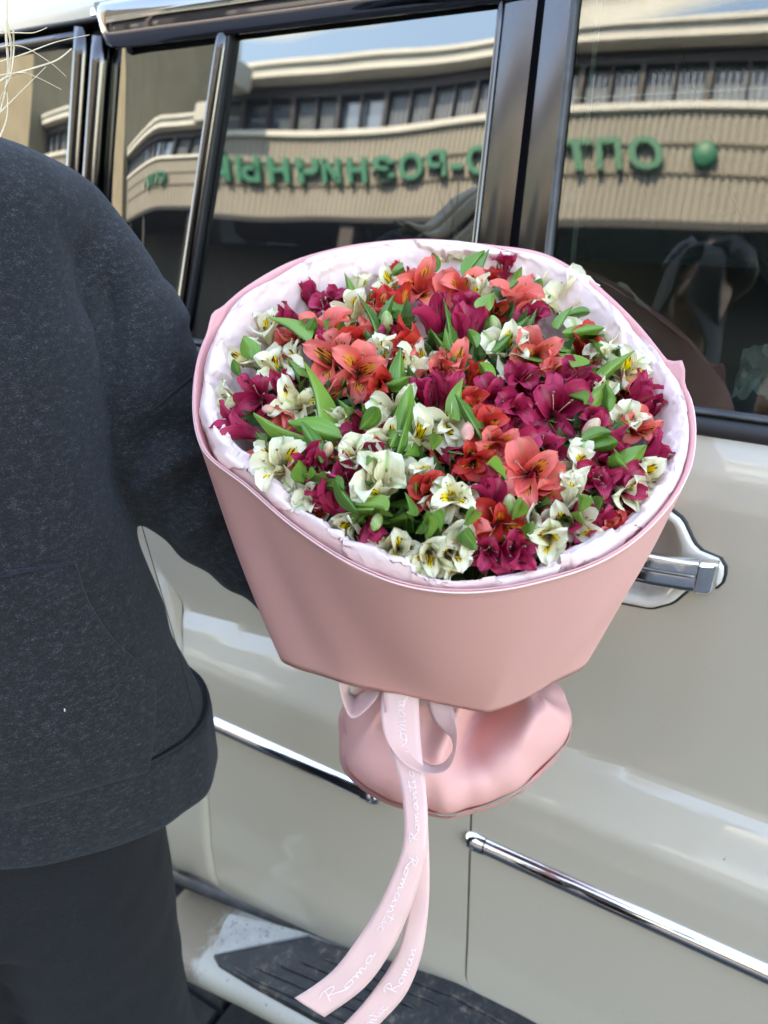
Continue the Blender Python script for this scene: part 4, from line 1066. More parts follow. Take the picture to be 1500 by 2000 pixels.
# ============================================================ THE BOUQUET
RIMPX = [(378, 800), (383, 725), (404, 665), (450, 598), (535, 540), (610, 508), (710, 484), (830, 474), (960, 487), (1060, 506), (1145, 556), (1240, 640), (1310, 722),
         (1347, 780), (1357, 850), (1345, 922), (1305, 992), (1235, 1062), (1150, 1110), (1040, 1143), (960, 1157), (880, 1160), (800, 1149), (730, 1126), (650, 1085), (560, 1022), (480, 952), (412, 900), (388, 860)]
RC = pt(868, 800, .62)
AX = (UV_ * .66 - FV * .75).normalized()                # rim plane normal: the way the bouquet faces
AX = (AX + Vector((0, 0, 0))).normalized()
def onplane(u, v, h=0.0):
    d = ray(u, v); q = RC + AX * h; t = (q - CP).dot(AX) / d.dot(AX); return CP + d * t
E1 = (RV - AX * RV.dot(AX)).normalized(); E2 = AX.cross(E1)
bq = thing('bouquet', pt(850, 1320, .78), 'large round bouquet of white, coral and magenta alstroemerias in pink paper with a ribbon', 'bouquet')
NR = 200
rim0 = crom([onplane(u, v) for u, v in RIMPX], NR, True)
RAD = sum((p - RC).length for p in rim0) / NR
def ringat(base, k, h, jit=None):
    out = []
    for i, p in enumerate(base):
        q = RC + (p - RC) * k + AX * h
        if jit: q += jit(i, q)
        out.append(q)
    return out
# align the wrap's lower edge to the rim by direction
LOW = [((1150, 1288), .760), ((1132, 1312), .742), ((1050, 1352), .712), ((968, 1387), .690), ((925, 1388), .685), ((800, 1362), .690), ((660, 1328), .705), ((580, 1303), .728), ((548, 1286), .748), ((560, 1262), .775),
       ((700, 1262), .835), ((850, 1262), .855), ((1000, 1262), .85), ((1120, 1266), .80)]
low = crom([pt(*p, t_) for p, t_ in LOW], 400, True)
lc = sum(low, Vector()) / len(low)
def ang(p, c): d = p - c; return math.atan2(d.dot(E2), d.dot(E1))
def lowat(i):
    """walk both outlines by arc length, anchored at the right-hand corner"""
    return low[i]
# resample: parameter 0 at the rightmost point of both rings, going round by the front
def roll(P, key):
    k = max(range(len(P)), key=lambda i: key(P[i])); return P[k:] + P[:k]
px_u = lambda p: (p - CP).dot(RV) / (p - CP).dot(FV)
rimR = roll(rim0, px_u); lowR = roll(low, px_u)
def front_first(P):
    return P if (P[len(P) // 4] - P[0]).dot(UV_) < (P[-len(P) // 4] - P[0]).dot(UV_) else [P[0]] + P[:0:-1]
rimR = front_first(rimR); lowR = front_first(lowR)
def resample(P, n, leftkey):
    """front half (0..L) and back half (L..end) sampled separately"""
    k = min(range(len(P)), key=lambda i: leftkey(P[i])); out = []
    def arc(Q, m):
        d = [0]
        for a, b in zip(Q, Q[1:]): d.append(d[-1] + (b - a).length)
        r = []
        for i in range(m):
            s = d[-1] * i / m; j = max(0, min(len(d) - 2, next((q for q in range(len(d)) if d[q] > s), len(d) - 1) - 1)); f = (s - d[j]) / max(1e-9, d[j + 1] - d[j]); r.append(Q[j].lerp(Q[j + 1], f))
        return r
    return arc(P[:k + 1], n // 2) + arc(P[k:] + [P[0]], n // 2)
rimR = resample(rimR, NR, px_u); lowR = resample(lowR, NR, px_u)
m_edge = mat('paper_edge_highlight', (.90, .62, .61), .5)  # light caught on the cut edge, painted as a paler pink
def wrap():
    rg = []
    for j in range(25):
        s = j / 24
        r = []
        for i in range(NR):
            p = rimR[i].lerp(lowR[i], s)
            # a slight belly and paper tension waves
            nrm = (rimR[i] - RC).normalized()
            p = p + nrm * (.0035 * math.sin(math.pi * s) + .0042 * noise.noise(Vector((math.cos(i * math.tau / NR) * 2.2, math.sin(i * math.tau / NR) * 2.2, s * 1.3)))) 
            r.append(p)
        rg.append(r)
    # lip: the film's cut edge turned very slightly out
    rg.insert(0, [p + AX * .0018 + (p - RC).normalized() * .0006 for p in rimR])
    b = MB(); eb = MB(); eb.tube([p + AX * .0016 for p in rimR] + [rimR[0] + AX * .0016], .0008, 6, False); eb.build('edge_highlight', m_edge, bq, True)
    b.rings(rg); o = b.build('wrapping_paper', m_wrap, bq, True); md = o.modifiers.new('s', 'SOLIDIFY'); md.thickness = .0014; md.offset = -1
    # inner liner sheet, a little deeper in colour, its free corner standing at the right
    b = MB(); rg = []
    for k, h in ((.997, .004), (.988, .001), (.975, -.008), (.93, -.05), (.86, -.11)):
        r = []
        for i in range(NR):
            a = ang(rimR[i], RC); tip = math.exp(-((a - .20) / .05) ** 2) * .012 + math.exp(-((a - 2.62) / .06) ** 2) * .006
            up = .006 * math.exp(-((a - .75) / .5) ** 2) + .004 * math.exp(-((a - 2.3) / .5) ** 2)
            kk = k + (.012 * math.exp(-((a - .5) / .6) ** 2) if h > -.01 else 0) * -1
            r.append(RC + (rimR[i] - RC) * (kk + tip * 1.1 * (h > 0)) + AX * (h + (tip + up) * (h > -.01)))
        rg.append(r)
    b.rings(rg); o = b.build('inner_liner', m_wrap2, bq, True); md = o.modifiers.new('s', 'SOLIDIFY'); md.thickness = .0010; md.offset = 0
    # the second lip that shows as a fold at the right edge
wrap()

def facet(p, am):
    ds, ps = noise.voronoi(p)
    hi = -9; lo = 9
    for P_ in ps[:4]:
        g = noise.noise_vector(P_ * 7.13 + Vector((.37, .11, .73))); h = g.dot(p - P_) + .18 * g.x; hi = max(hi, h); lo = min(lo, h)
    return am * (hi if noise.noise(p * .5) > 0 else lo) * .9
def tissue():
    n = 760; prof = [(.972, -.016), (.974, .000), (.966, .007), (.950, .010), (.932, .008), (.912, .002), (.892, -.008), (.872, -.018), (.852, -.030), (.834, -.044), (.818, -.060), (.80, -.08), (.78, -.11), (.74, -.15)]
    # refine profile
    pr = crom([(a, b_, 0) for a, b_ in prof], 64)
    base = crom(rimR, n, True)
    rg = []
    for j, q in enumerate(pr):
        r = []
        for i in range(n):
            a = ang(base[i], RC)
            front = sstep(-.1, -1., math.sin(a))                   # nearest the viewer: folded over flatter
            k = q.x - (1 - q.x) * .10 * (1 - front) ; h = q.y - front * .004
            p = RC + (base[i] - RC) * k + AX * h
            s = Vector((math.cos(a) * 3.2, math.sin(a) * 3.2, j * .040))
            # crumple: sharp creased cells at three sizes
            d = facet(s * 1.0, .009) + facet(s * 2.4 + Vector((5, 1, 2)), .0038) + facet(s * 5.5 + Vector((1, 7, 2)), .0012)
            e = min(1, j / 8.)
            wav = .005 * noise.noise(Vector((math.cos(a) * 4, math.sin(a) * 4, 9))) * (1 - .5 * front)
            radial = (base[i] - RC).normalized()
            p += (AX * (d * .9 + wav) - radial * max(d, -.002) * .9) * lerp(.55, 1, e)
            r.append(p)
        rg.append(r)
    b = MB(); b.rings(rg); o = b.build('tissue_paper', m_tissue, bq, True)
    return o
tissue()

DENT = ((985, 1370, 918, 1470, 30, .075), (890, 1370, 856, 1470, 22, -.030), (1040, 1390, 1010, 1470, 26, -.012), (730, 1330, 752, 1400, 18, .016), (1010, 1380, 1010, 1430, 30, -.008), (1062, 1330, 1040, 1372, 14, .010))
def tail():
    # second paper skirt flaring below the tie
    OUT = [((1108, 1372), .835), ((1113, 1405), .815), ((1098, 1452), .812), ((1050, 1508), .803), ((985, 1552), .795), ((900, 1583), .788), ((815, 1580), .786), ((745, 1556), .788), ((700, 1528), .793), ((668, 1490), .805), ((664, 1440), .815),
           ((668, 1380), .84), ((720, 1330), .88), ((850, 1300), .91), ((1000, 1310), .90), ((1085, 1335), .865)]
    out = crom([pt(*p, t_) for p, t_ in OUT], 240, True)
    wc = pt(868, 1335, .775); n = 240; rg = []
    oc = sum(out, Vector()) / n
    for j in range(31):
        s = j / 30; r = []
        for i in range(n):
            d = (out[i] - oc); w = wc + d * .26
            a = ang(out[i], oc)
            q = 1 - (1 - s) ** 1.45
            p = w.lerp(out[i], q)
            lift = UV_ * (.030 * math.sin(math.pi * min(1, s * 1.02)) ** 1.0) - FV * (.20 * math.sin(math.pi * s ** 1.25))
            amp = math.exp(-((s - .22) / .22) ** 2)
            fold = .024 * amp * (math.sin(6 * a + 1.3) * .5 + .6 * math.sin(3 * a + 2.4))
            pl = .020 * s * (1 - s) * (math.sin(7 * a + 1) * .6 + math.sin(11 * a + 2) * .4)
            dent = pl - .034 * math.exp(-((a + 1.0) / .17) ** 2) * math.exp(-((s - .18) / .26) ** 2)
            p = p + lift * .22 + d.normalized() * (fold + dent)
            q_ = p - CP; z_ = q_.dot(FV); U_, V_ = 750 + FPX * q_.dot(RV) / z_, 1000 - FPX * q_.dot(UV_) / z_
            for (xa, ya, xb, yb, w_, am_) in DENT:
                L2 = (xb - xa) ** 2 + (yb - ya) ** 2; s_ = max(0, min(1, ((U_ - xa) * (xb - xa) + (V_ - ya) * (yb - ya)) / L2))
                dd = math.hypot(U_ - xa - s_ * (xb - xa), V_ - ya - s_ * (yb - ya)); p += FV * am_ * math.exp(-(dd / w_) ** 2) * (1 - s_ * .5)
            r.append(p)
        rg.append(r)
    b = MB(); b.rings(rg); o = b.build('lower_paper_skirt', m_wrap, bq, True); md = o.modifiers.new('s', 'SOLIDIFY'); md.thickness = .0012
    rg2 = [[p + (p - oc).normalized() * .001 + Vector((0, 0, -.0035 - .004 * max(0, math.sin(ang(p, oc) * 1 + 2.2)))) for p in rg[k]] for k in (30, 28, 24)]
    b = MB(); b.rings(rg2); b.build('lower_skirt_underlayer', m_wrap2, bq, True)
tail()

def ribbon(name, L, R, n=60, par=bq, across=7, wob=.0006):
    """L, R: edges as (u, v, t); a satin strip between them"""
    A = crom([pt(*p) for p in L], n); B = crom([pt(*p) for p in R], n); V = []; F = []
    for i in range(n):
        for k in range(across):
            s = k / (across - 1); p = A[i].lerp(B[i], s); p += FV * (wob * math.sin(s * math.pi) * -1.5 + .0012 * noise.noise(Vector((i * .12, s * 1.5, len(name)))))
            V.append(p)
    for i in range(n - 1):
        for k in range(across - 1): a = i * across + k; F.append((a, a + 1, a + across + 1, a + across))
    o = obj(name, V, F, m_ribbon, par, True); md = o.modifiers.new('s', 'SOLIDIFY'); md.thickness = .0003
    def at(s, w, off=.0024):
        x = max(0, min(n - 1.001, s * (n - 1))); i = int(x); p = A[i].lerp(A[i + 1], x - i).lerp(B[i].lerp(B[i + 1], x - i), w)
        return p - FV * off
    return o, at
tA, atA = ribbon('ribbon_tail', [(748, 1350, .700), (757, 1440, .690), (783, 1540, .675), (789, 1630, .668), (775, 1690, .668), (738, 1770, .672), (690, 1845, .676), (640, 1905, .68), (575, 1949, .684)],
    [(818, 1355, .700), (821, 1440, .688), (832, 1540, .672), (836, 1620, .666), (828, 1690, .666), (800, 1780, .670), (765, 1855, .674), (715, 1925, .678), (634, 1986, .682)], 90)
tB, atB = ribbon('ribbon_tail', [(752, 1380, .706), (770, 1480, .700), (793, 1560, .690), (800, 1660, .684), (800, 1760, .684), (775, 1860, .686), (725, 1940, .69), (660, 2012, .694), (600, 2070, .70)],
    [(770, 1380, .706), (795, 1480, .700), (829, 1560, .688), (838, 1660, .682), (837, 1770, .682), (822, 1870, .684), (790, 1945, .688), (730, 2012, .692), (670, 2080, .70)], 90)
ribbon('ribbon_loop', [(746, 1350, .704), (744, 1400, .694), (757, 1450, .682), (790, 1492, .672), (835, 1511, .668), (874, 1504, .668), (890, 1470, .672), (893, 1430, .680), (886, 1388, .694), (880, 1345, .708)],
    [(800, 1352, .700), (785, 1400, .694), (790, 1440, .690), (812, 1474, .686), (842, 1494, .684), (866, 1490, .684), (884, 1466, .686), (880, 1440, .694), (846, 1405, .704), (828, 1345, .712)], 80)
ribbon('bow_loop', [(661, 1331, .715), (667, 1362, .708), (680, 1396, .700), (694, 1402, .698), (716, 1386, .700), (738, 1362, .706), (752, 1340, .714)],
    [(690, 1331, .725), (682, 1342, .730), (684, 1352, .734), (694, 1358, .734), (706, 1350, .728), (722, 1342, .722), (738, 1330, .718)], 50)
b = MB(); cc = pt(868, 1335, .775); rg = []
for h in (-.016, -.008, 0, .008, .016):
    rg.append([cc + E1 * math.cos(a) * .036 * (1.05 - abs(h)) + (-FV * math.sin(a)) * .034 + UV_ * (h + .002 * math.sin(a * 7)) for a in [i * math.pi / 24 for i in range(48)]])
b.rings(rg); b.build('ribbon_tie', m_ribbon, bq, True)

# handwriting on the ribbon: strokes of "Romantic" in a unit box (x along the word, y up)
LET = {'R': [[(.10, .0), (.22, .5), (.36, 1.05)], [(.05, .85), (.25, 1.12), (.55, 1.12), (.62, .92), (.45, .68), (.24, .56), (.42, .40), (.62, .05), (.78, .02)]],
       'o': [[(.30, .42), (.12, .34), (.06, .12), (.2, .0), (.38, .12), (.42, .34), (.28, .42), (.5, .36)]],
       'm': [[(.0, .4), (.1, .42), (.08, .0)], [(.08, .05), (.22, .4), (.3, .36), (.27, .0)], [(.27, .06), (.42, .4), (.5, .34), (.48, .02), (.6, .08)]],
       'a': [[(.42, .38), (.2, .42), (.06, .2), (.12, .01), (.3, .08), (.44, .4), (.40, .05), (.55, .06)]],
       'n': [[(.0, .4), (.1, .42), (.08, .0)], [(.08, .06), (.25, .4), (.36, .36), (.34, .04), (.46, .06)]],
       't': [[(.22, .95), (.12, .3), (.14, .02), (.3, .06)], [(-.06, .66), (.44, .74)]],
       'i': [[(.04, .4), (.02, .04), (.16, .06)], [(.08, .6), (.10, .63)]],
       'c': [[(.36, .36), (.2, .42), (.05, .2), (.12, .0), (.32, .06)]]}
ADV = {'R': .66, 'o': .52, 'm': .66, 'a': .58, 'n': .50, 't': .36, 'i': .22, 'c': .42}
def script(at, s0, s1, word, w0=.30, hgt=.40, flip=False, r=.00028, par=None):
    tot = sum(ADV[c] for c in word); x = 0; b = MB()
    for c in word:
        for st in LET[c]:
            P = []
            for q in crom([(a_, b__, 0) for a_, b__ in st], 14):
                fx = (x + q.x) / tot; w = w0 + q.y * hgt
                if flip: w = 1 - w
                P.append(at(lerp(s0, s1, fx), 1 - w))
            b.tube(P, r, 4)
        x += ADV[c]
    b.build('ribbon_lettering', m_script, par or tA, False)
# reads upwards along the tail
script(atA, .165, .025, 'Roman', .42, .42)
script(atA, .405, .20, 'Romantic', .40, .34)
script(atA, .46, .70, 'Romantic', .33, .32, True)
script(atA, .95, .76, 'Romantic'[:4], .34, .32)
script(atB, .74, .60, 'Romantic'[:5], .30, .42, par=tB)
script(atB, .95, .78, 'Romantic', .25, .38, par=tB)

# ---------------------------------------------------------------- flowers
def petal_mesh(name, m, L, Wd, a0, a1, cup, ruf, seed, pointed=False, n=13, k=9, curl=0.):
    """petal along local +z (axis of the flower), opening towards local +x"""
    r = random.Random(seed); V = []; F = []; U = []
    ph = [r.uniform(0, 6.28) for _ in range(6)]
    x, z = .0035, 0.; ctr = []
    for j in range(n):
        v = j / (n - 1); a = lerp(a0, a1, v ** 1.6) + curl * max(0, v - .7) * 3.3
        if j: x += math.sin(a) * L / (n - 1); z += math.cos(a) * L / (n - 1)
        ctr.append((x, z, a))
    for j in range(n):
        v = j / (n - 1); x, z, a = ctr[j]
        if pointed: w = (.20 + .80 * sstep(.0, .60, v)) * (math.sqrt(max(0, 1 - max(0, (v - .58) / .42) ** 2.2)))
        else: w = (.16 + .84 * sstep(.05, .72, v)) * (max(0, 1 - max(0, (v - .68) / .32) ** 2.6)) ** .55
        if j == n - 1: w = .05
        w *= Wd
        for i in range(k):
            u = i / (k - 1) * 2 - 1
            y = u * w; c = cup * (1 - .75 * v) * u * u * w * 1.6
            rf = ruf * (abs(u) ** 2.2) * sstep(.25, .7, v) * (math.sin(v * 13 + ph[0] + (1.9 if u > 0 else 0)) * .6 + math.sin(v * 23 + ph[1] + u) * .4)
            rf += ruf * .5 * math.sin(u * 4 + ph[2]) * sstep(.7, 1, v)
            mid = -.0006 * math.exp(-(u / .15) ** 2)
            off = -c + rf + mid            # along the inward normal
            X = x + math.cos(a) * off * -1 * -1; Z = z - math.sin(a) * off
            V.append((X, y * (1 + .04 * math.sin(v * 17 + ph[3])), Z + ruf * .4 * math.sin(u * 5 + ph[4]) * (j == n - 1))); U.append(((u + 1) / 2, v))
    for j in range(n - 1):
        for i in range(k - 1): q = j * k + i; F.append((q, q + 1, q + k + 1, q + k))
    me = bpy.data.meshes.new(name); me.from_pydata(V, [], F); l = me.uv_layers.new(name='UVMap')
    for lp in me.loops: l.data[lp.index].uv = U[lp.vertex_index]
    me.materials.append(m); me.polygons.foreach_set('use_smooth', [True] * len(me.polygons)); me.update(); return me
FORMS = {  # (a0, a1) of the outer and inner petals, curl
    'open': ((.14, 1.42), (.06, 1.12), .75), 'half': ((.10, .85), (.06, .62), .80), 'closed': ((.20, .20), (.16, .12), .55)}
PMESH = {}
def petals_for(color, form, inner, var):
    key = (color, form, inner, var)
    if key not in PMESH:
        (o0, o1), (i0, i1), cu = FORMS[form]; a0, a1 = (i0, i1) if inner else (o0, o1)
        L = .050 if inner else .043; Wd = .0092 if inner else .0132
        if form == 'closed': Wd *= .85
        rf = {'white': .0034, 'coral': .0024, 'red': .0022, 'magenta': .0036}[color]
        PMESH[key] = petal_mesh('petal', PM[color, int(inner)], L, Wd, a0, a1 + .12 * (var - 1), .9 if form != 'closed' else 1.1, rf, hash((form, inner, var)) % 1000 if False else (var * 37 + len(form) * 11 + inner * 5 + len(color)), inner, curl=cu)
    return PMESH[key]
def core_mesh(form):
    b = MB(); b.tube([(0, 0, -.012), (0, 0, -.004), (0, 0, .0), (0, 0, .004)], [.0018, .0035, .0042, .003], 8)
    n0 = len(b.f); r = random.Random(3)
    fl = {'open': .45, 'half': .25, 'closed': .08}[form]; ln = .036 if form != 'closed' else .030
    for k in range(6):
        a = k * 1.05 + .3; d = Vector((math.cos(a) * fl, math.sin(a) * fl, 0))
        b.tube(crom([(0, 0, .002), d * ln * .4 + Vector((0, 0, ln * .55)), d * ln + Vector((0, 0, ln * .85))], 6), .00045, 4)
    n1 = len(b.f)
    for k in range(6):
        a = k * 1.05 + .3; d = Vector((math.cos(a) * fl, math.sin(a) * fl, 0)) * ln + Vector((0, 0, ln * .85))
        b.tube([d + Vector((0, 0, -.0015)), d, d + Vector((.001, 0, .003))], [.0008, .0013, .0006], 5)
    me = bpy.data.meshes.new('flower'); me.from_pydata([tuple(v) for v in b.v], [], b.f)
    for m in (m_stem, m_fil, m_anther): me.materials.append(m)
    for i, p in enumerate(me.polygons): p.material_index = 0 if i < n0 else (1 if i < n1 else 2); p.use_smooth = True
    me.update(); return me
CORE = {f: core_mesh(f) for f in FORMS}
KIND = {'W': 'white', 'C': 'coral', 'R': 'red', 'M': 'magenta'}
FL_LABEL = {'white': 'cream white flower with yellow throat and dark dashes', 'coral': 'coral flower with orange striped throat', 'red': 'red flower', 'magenta': 'deep magenta flower'}
rf = random.Random(21)
_RA = sorted((math.atan2((p - RC).dot(E2), (p - RC).dot(E1)), (p - RC).length) for p in rim0)
def rimrad(a): return interp(_RA, a)
def dome(u, v, extra=0.):
    p = onplane(u, v); r = min(1, (p - RC).length / RAD); q = onplane(u, v, .034 * (1 - r * r) - .012 + extra)
    d = q - RC; h = d.dot(AX); d -= AX * h; a_ = math.atan2(d.dot(E2), d.dot(E1)); lim = rimrad(a_) * (.865 + .07 * math.exp(-((a_ - 1.45) / .4) ** 2) - .03 * math.exp(-((a_ + 2.3) / .5) ** 2))
    return q if d.length < lim else RC + AX * h + d * (lim / d.length)
def flower(u, v, size, col, form, dx, dy, ex=0.):
    color = KIND[col]; form = {'o': 'open', 'h': 'half', 'c': 'closed'}[form]
    c = dome(u, v, ex + rf.uniform(-.004, .006)); t_ = (c - CP).dot(FV)
    view = -(c - CP).normalized(); m = math.hypot(dx, dy)
    ax = (view * max(.12, 1.0 - m * .8) + RV * dx - UV_ * dy + AX * .15).normalized()
    world = size * t_ / FPX
    nat = {'open': .058, 'half': .048, 'closed': .046}[form]
    sc = world / nat * (.84 if color == 'magenta' else .95)
    sc = max(.70, min(1.75, sc))
    zup = ax; xr = zup.orthogonal().normalized(); xr = Matrix.Rotation(rf.uniform(0, 6.28), 3, zup) @ xr; yr = zup.cross(xr)
    mid = {'open': .024, 'half': .026, 'closed': .024}[form] * sc
    M = Matrix((xr, yr, zup)).transposed().to_4x4() @ Matrix.Scale(sc, 4); M.translation = c - ax * mid
    f = bpy.data.objects.new('flower', CORE[form]); COL.objects.link(f); f.parent = bq
    f.matrix_local = Matrix.Translation(-bq.location) @ M
    f['label'] = FL_LABEL[color]
    for k in range(6):
        inner = k % 2 == 1
        pm = petals_for(color, form, inner, rf.randrange(3))
        p = bpy.data.objects.new('petal', pm); COL.objects.link(p); p.parent = f
        p.matrix_local = Matrix.Rotation(k * math.pi / 3 + rf.uniform(-.10, .10), 4, 'Z') @ Matrix.Rotation(rf.uniform(-.28, .22), 4, 'Y') @ Matrix.Rotation(rf.uniform(-.2, .2), 4, 'Z') @ Matrix.Rotation(rf.uniform(-.25, .25), 4, 'X') @ Matrix.Scale(rf.uniform(.86, 1.10), 4)
    return f
FLOWERS = '''
520 642 85 W h -.25 -.7;600 580 80 M c -.5 -.7;570 622 75 M c -.8 -.2;632 600 75 M h -.3 -.5;655 585 60 M h 0 -.6;692 612 105 W o -.25 -.25;697 560 60 W c .1 -1;
735 602 85 R h .25 -.6;645 640 100 C h -.1 -.7;612 662 85 M h -.4 -.3;650 702 140 C o -.2 -.15;706 732 145 C o .15 .15;696 665 80 R h .4 -.3;482 702 85 W o -.5 -.3;
540 722 120 W o -.2 -.5;500 780 105 M o -.4 .1;440 786 62 W h -.9 0;583 790 115 W o -.15 -.1;466 843 110 M c -1 -.1;748 692 85 W h .1 -.8;795 722 80 W h .5 -.3;662 822 75 W h -.4 -.3;
705 852 90 M o -.1 -.4;716 890 85 M h .1 .3;770 802 85 W o -.1 -.2;810 508 70 M c -.2 -1;818 562 115 C o -.1 -.25;896 572 125 C o .05 -.2;778 540 60 R h -.5 -.5;760 556 55 W h -.3 -.5;
878 505 80 W o -.2 -.6;912 508 85 W h .1 -.9;985 528 95 M h .2 -.8;960 548 60 R h .1 -.8;935 572 75 W c .2 -.8;1016 597 110 C h .1 -.55;852 632 125 M c -.15 -1;918 640 120 M c .35 -.9;
800 672 95 R c -.8 -.2;776 592 75 R c 0 -1;885 708 95 C h 0 -.7;856 730 65 C h -.3 .1;826 712 65 W h -.2 -.6;836 772 100 M c -.2 -.9;872 768 70 M c .2 -.9;878 832 85 W o .15 -.1;822 850 120 W h .35 -.6;
880 890 105 M c .5 .4;926 745 70 R c .3 -.5;1112 592 150 W o .2 -.35;1052 556 75 W h .1 -.7;1040 625 75 M o 0 -.2;1046 690 120 C o -.05 -.15;1142 672 85 R h .25 -.5;988 682 100 W h .1 -.3;
1012 742 110 M o -.1 -.4;958 782 115 M o -.1 -.1;1082 808 165 M o 0 -.05;1146 755 65 M c .15 -.9;1110 745 90 M h 0 -.6;1202 672 70 W h .3 -.5;1226 722 105 W o .2 -.3;1242 766 95 M c .65 -.6;
1224 826 80 W h .2 -.3;1200 882 90 M c .2 -.8;1272 888 70 M c .8 -.35;1172 702 70 W h .1 -.5;955 835 95 R o -.05 -.3;968 872 75 C o .25 .25;1062 882 100 M o .1 -.1;1030 932 140 C o -.15 .2;
1060 972 80 C h .5 .4;1132 912 115 W o .05 -.1;1202 962 140 M o .2 .1;1160 940 80 M h 0 0;1262 928 100 W h .5 .1;1106 1014 135 W o .1 .2;1112 960 70 W c .1 -1;956 962 95 M c -.05 -.9;
882 975 120 W o -.05 0;972 1022 120 R o 0 .1;955 1082 75 M h -.1 .4;1012 1086 85 M h .3 .1;1082 1062 80 W h .1 .4;528 922 125 W o -.2 -.1;572 872 100 M c -.4 -.8;612 912 70 M c .1 -.4;
682 942 65 M h 0 -.1;742 942 130 W h -.1 -.45;812 932 90 W h .1 -.8;620 1002 115 M c -.55 -.6;592 985 60 W h -.5 -.4;710 1068 80 M c 0 .8;778 1074 115 W o 0 .15;832 1094 85 W h -.1 .4;
888 1084 80 W h .25 .3;565 1018 75 W h -.6 .2;838 962 60 R h 0 0;1000 800 85 M o .2 .2;920 800 70 R h -.3 0;1150 830 75 M h .3 0;690 890 70 W h 0 -.4;640 960 60 M h -.2 0;1240 970 70 W h .5 .3;
1000 880 80 M o 0 .1;760 860 60 W h -.3 0;560 760 70 M c -.3 -.6;1080 720 70 C h .2 -.4;1170 770 70 W c .1 -.6;740 760 60 R h -.2 .3;930 900 75 R h .1 .2;1175 900 60 M h -.2 0;
655 1045 65 W h -.5 .5;1150 1010 70 M h .5 .4;910 1045 60 W h .1 .3'''
for L in FLOWERS.replace('\n', '').split(';'):
    q = L.split()
    if len(q) == 7: flower(int(q[0]), int(q[1]), float(q[2]), q[3], q[4], float(q[5]), float(q[6]))

# smaller, half-hidden heads that close the gaps
SM = 0
while SM < 64:
    a_ = rf.uniform(0, 6.28); r_ = math.sqrt(rf.random()) * .86
    p_ = RC + (E1 * math.cos(a_) + E2 * math.sin(a_)) * RAD * r_; q_ = p_ - CP; z_ = q_.dot(FV)
    flower(750 + FPX * q_.dot(RV) / z_, 1000 - FPX * q_.dot(UV_) / z_, rf.uniform(48, 72), rf.choice('WWWMMCCR'), rf.choice('hhccco'), rf.uniform(-.7, .7), rf.uniform(-.8, .5), -.010); SM += 1
# leaves
def leaf_mesh(seed):
    r = random.Random(seed); V = []; F = []; U = []; n, k = 13, 7; bend = r.uniform(.25, .7); tw = r.uniform(-.5, .5); fold = r.uniform(.25, .7)
    x = z = 0.
    for j in range(n):
        v = j / (n - 1); a = bend * (v - .45) * 1.6
        if j: x += math.sin(a) / (n - 1); z += math.cos(a) / (n - 1)
        w = .5 * math.sin(math.pi * min(1, v ** .8 * .97 + .03)) ** .85 if v < 1 else .01
        w = max(w, .035)
        for i in range(k):
            u = i / (k - 1) * 2 - 1; ca, sa = math.cos(tw * v), math.sin(tw * v)
            y = u * w * math.cos(fold * .6); d = -abs(u) ** 1.3 * w * fold + .02 * math.sin(v * 9 + u * 2 + seed)
            V.append((x + (d * ca - y * sa) * 1, y * ca + d * sa, z)); U.append(((u + 1) / 2, v))
    for j in range(n - 1):
        for i in range(k - 1): q = j * k + i; F.append((q, q + 1, q + k + 1, q + k))
    me = bpy.data.meshes.new('leaf'); me.from_pydata(V, [], F); l = me.uv_layers.new(name='UVMap')
    for lp in me.loops: l.data[lp.index].uv = U[lp.vertex_index]
    me.materials.append(m_leaf); me.polygons.foreach_set('use_smooth', [True] * len(me.polygons)); me.update(); return me
LM = [leaf_mesh(i + 5) for i in range(8)]
def leaf(u0, v0, u1, v1, w, eb=.010, et=.030):
    a = dome(u0, v0, eb); c = dome(u1, v1, et); d = c - a; L = d.length
    wd = w * (a - CP).dot(FV) / FPX
    z = d.normalized(); view = (CP - a).normalized(); x = (view - z * view.dot(z)).normalized(); x = Matrix.Rotation(rf.uniform(-.5, .5), 3, z) @ x; y = z.cross(x)
    M = Matrix((x * L, y * wd, z * L)).transposed().to_4x4(); M.translation = a - bq.location
    o = bpy.data.objects.new('leaf', rf.choice(LM)); COL.objects.link(o); o.parent = bq; o.matrix_local = M
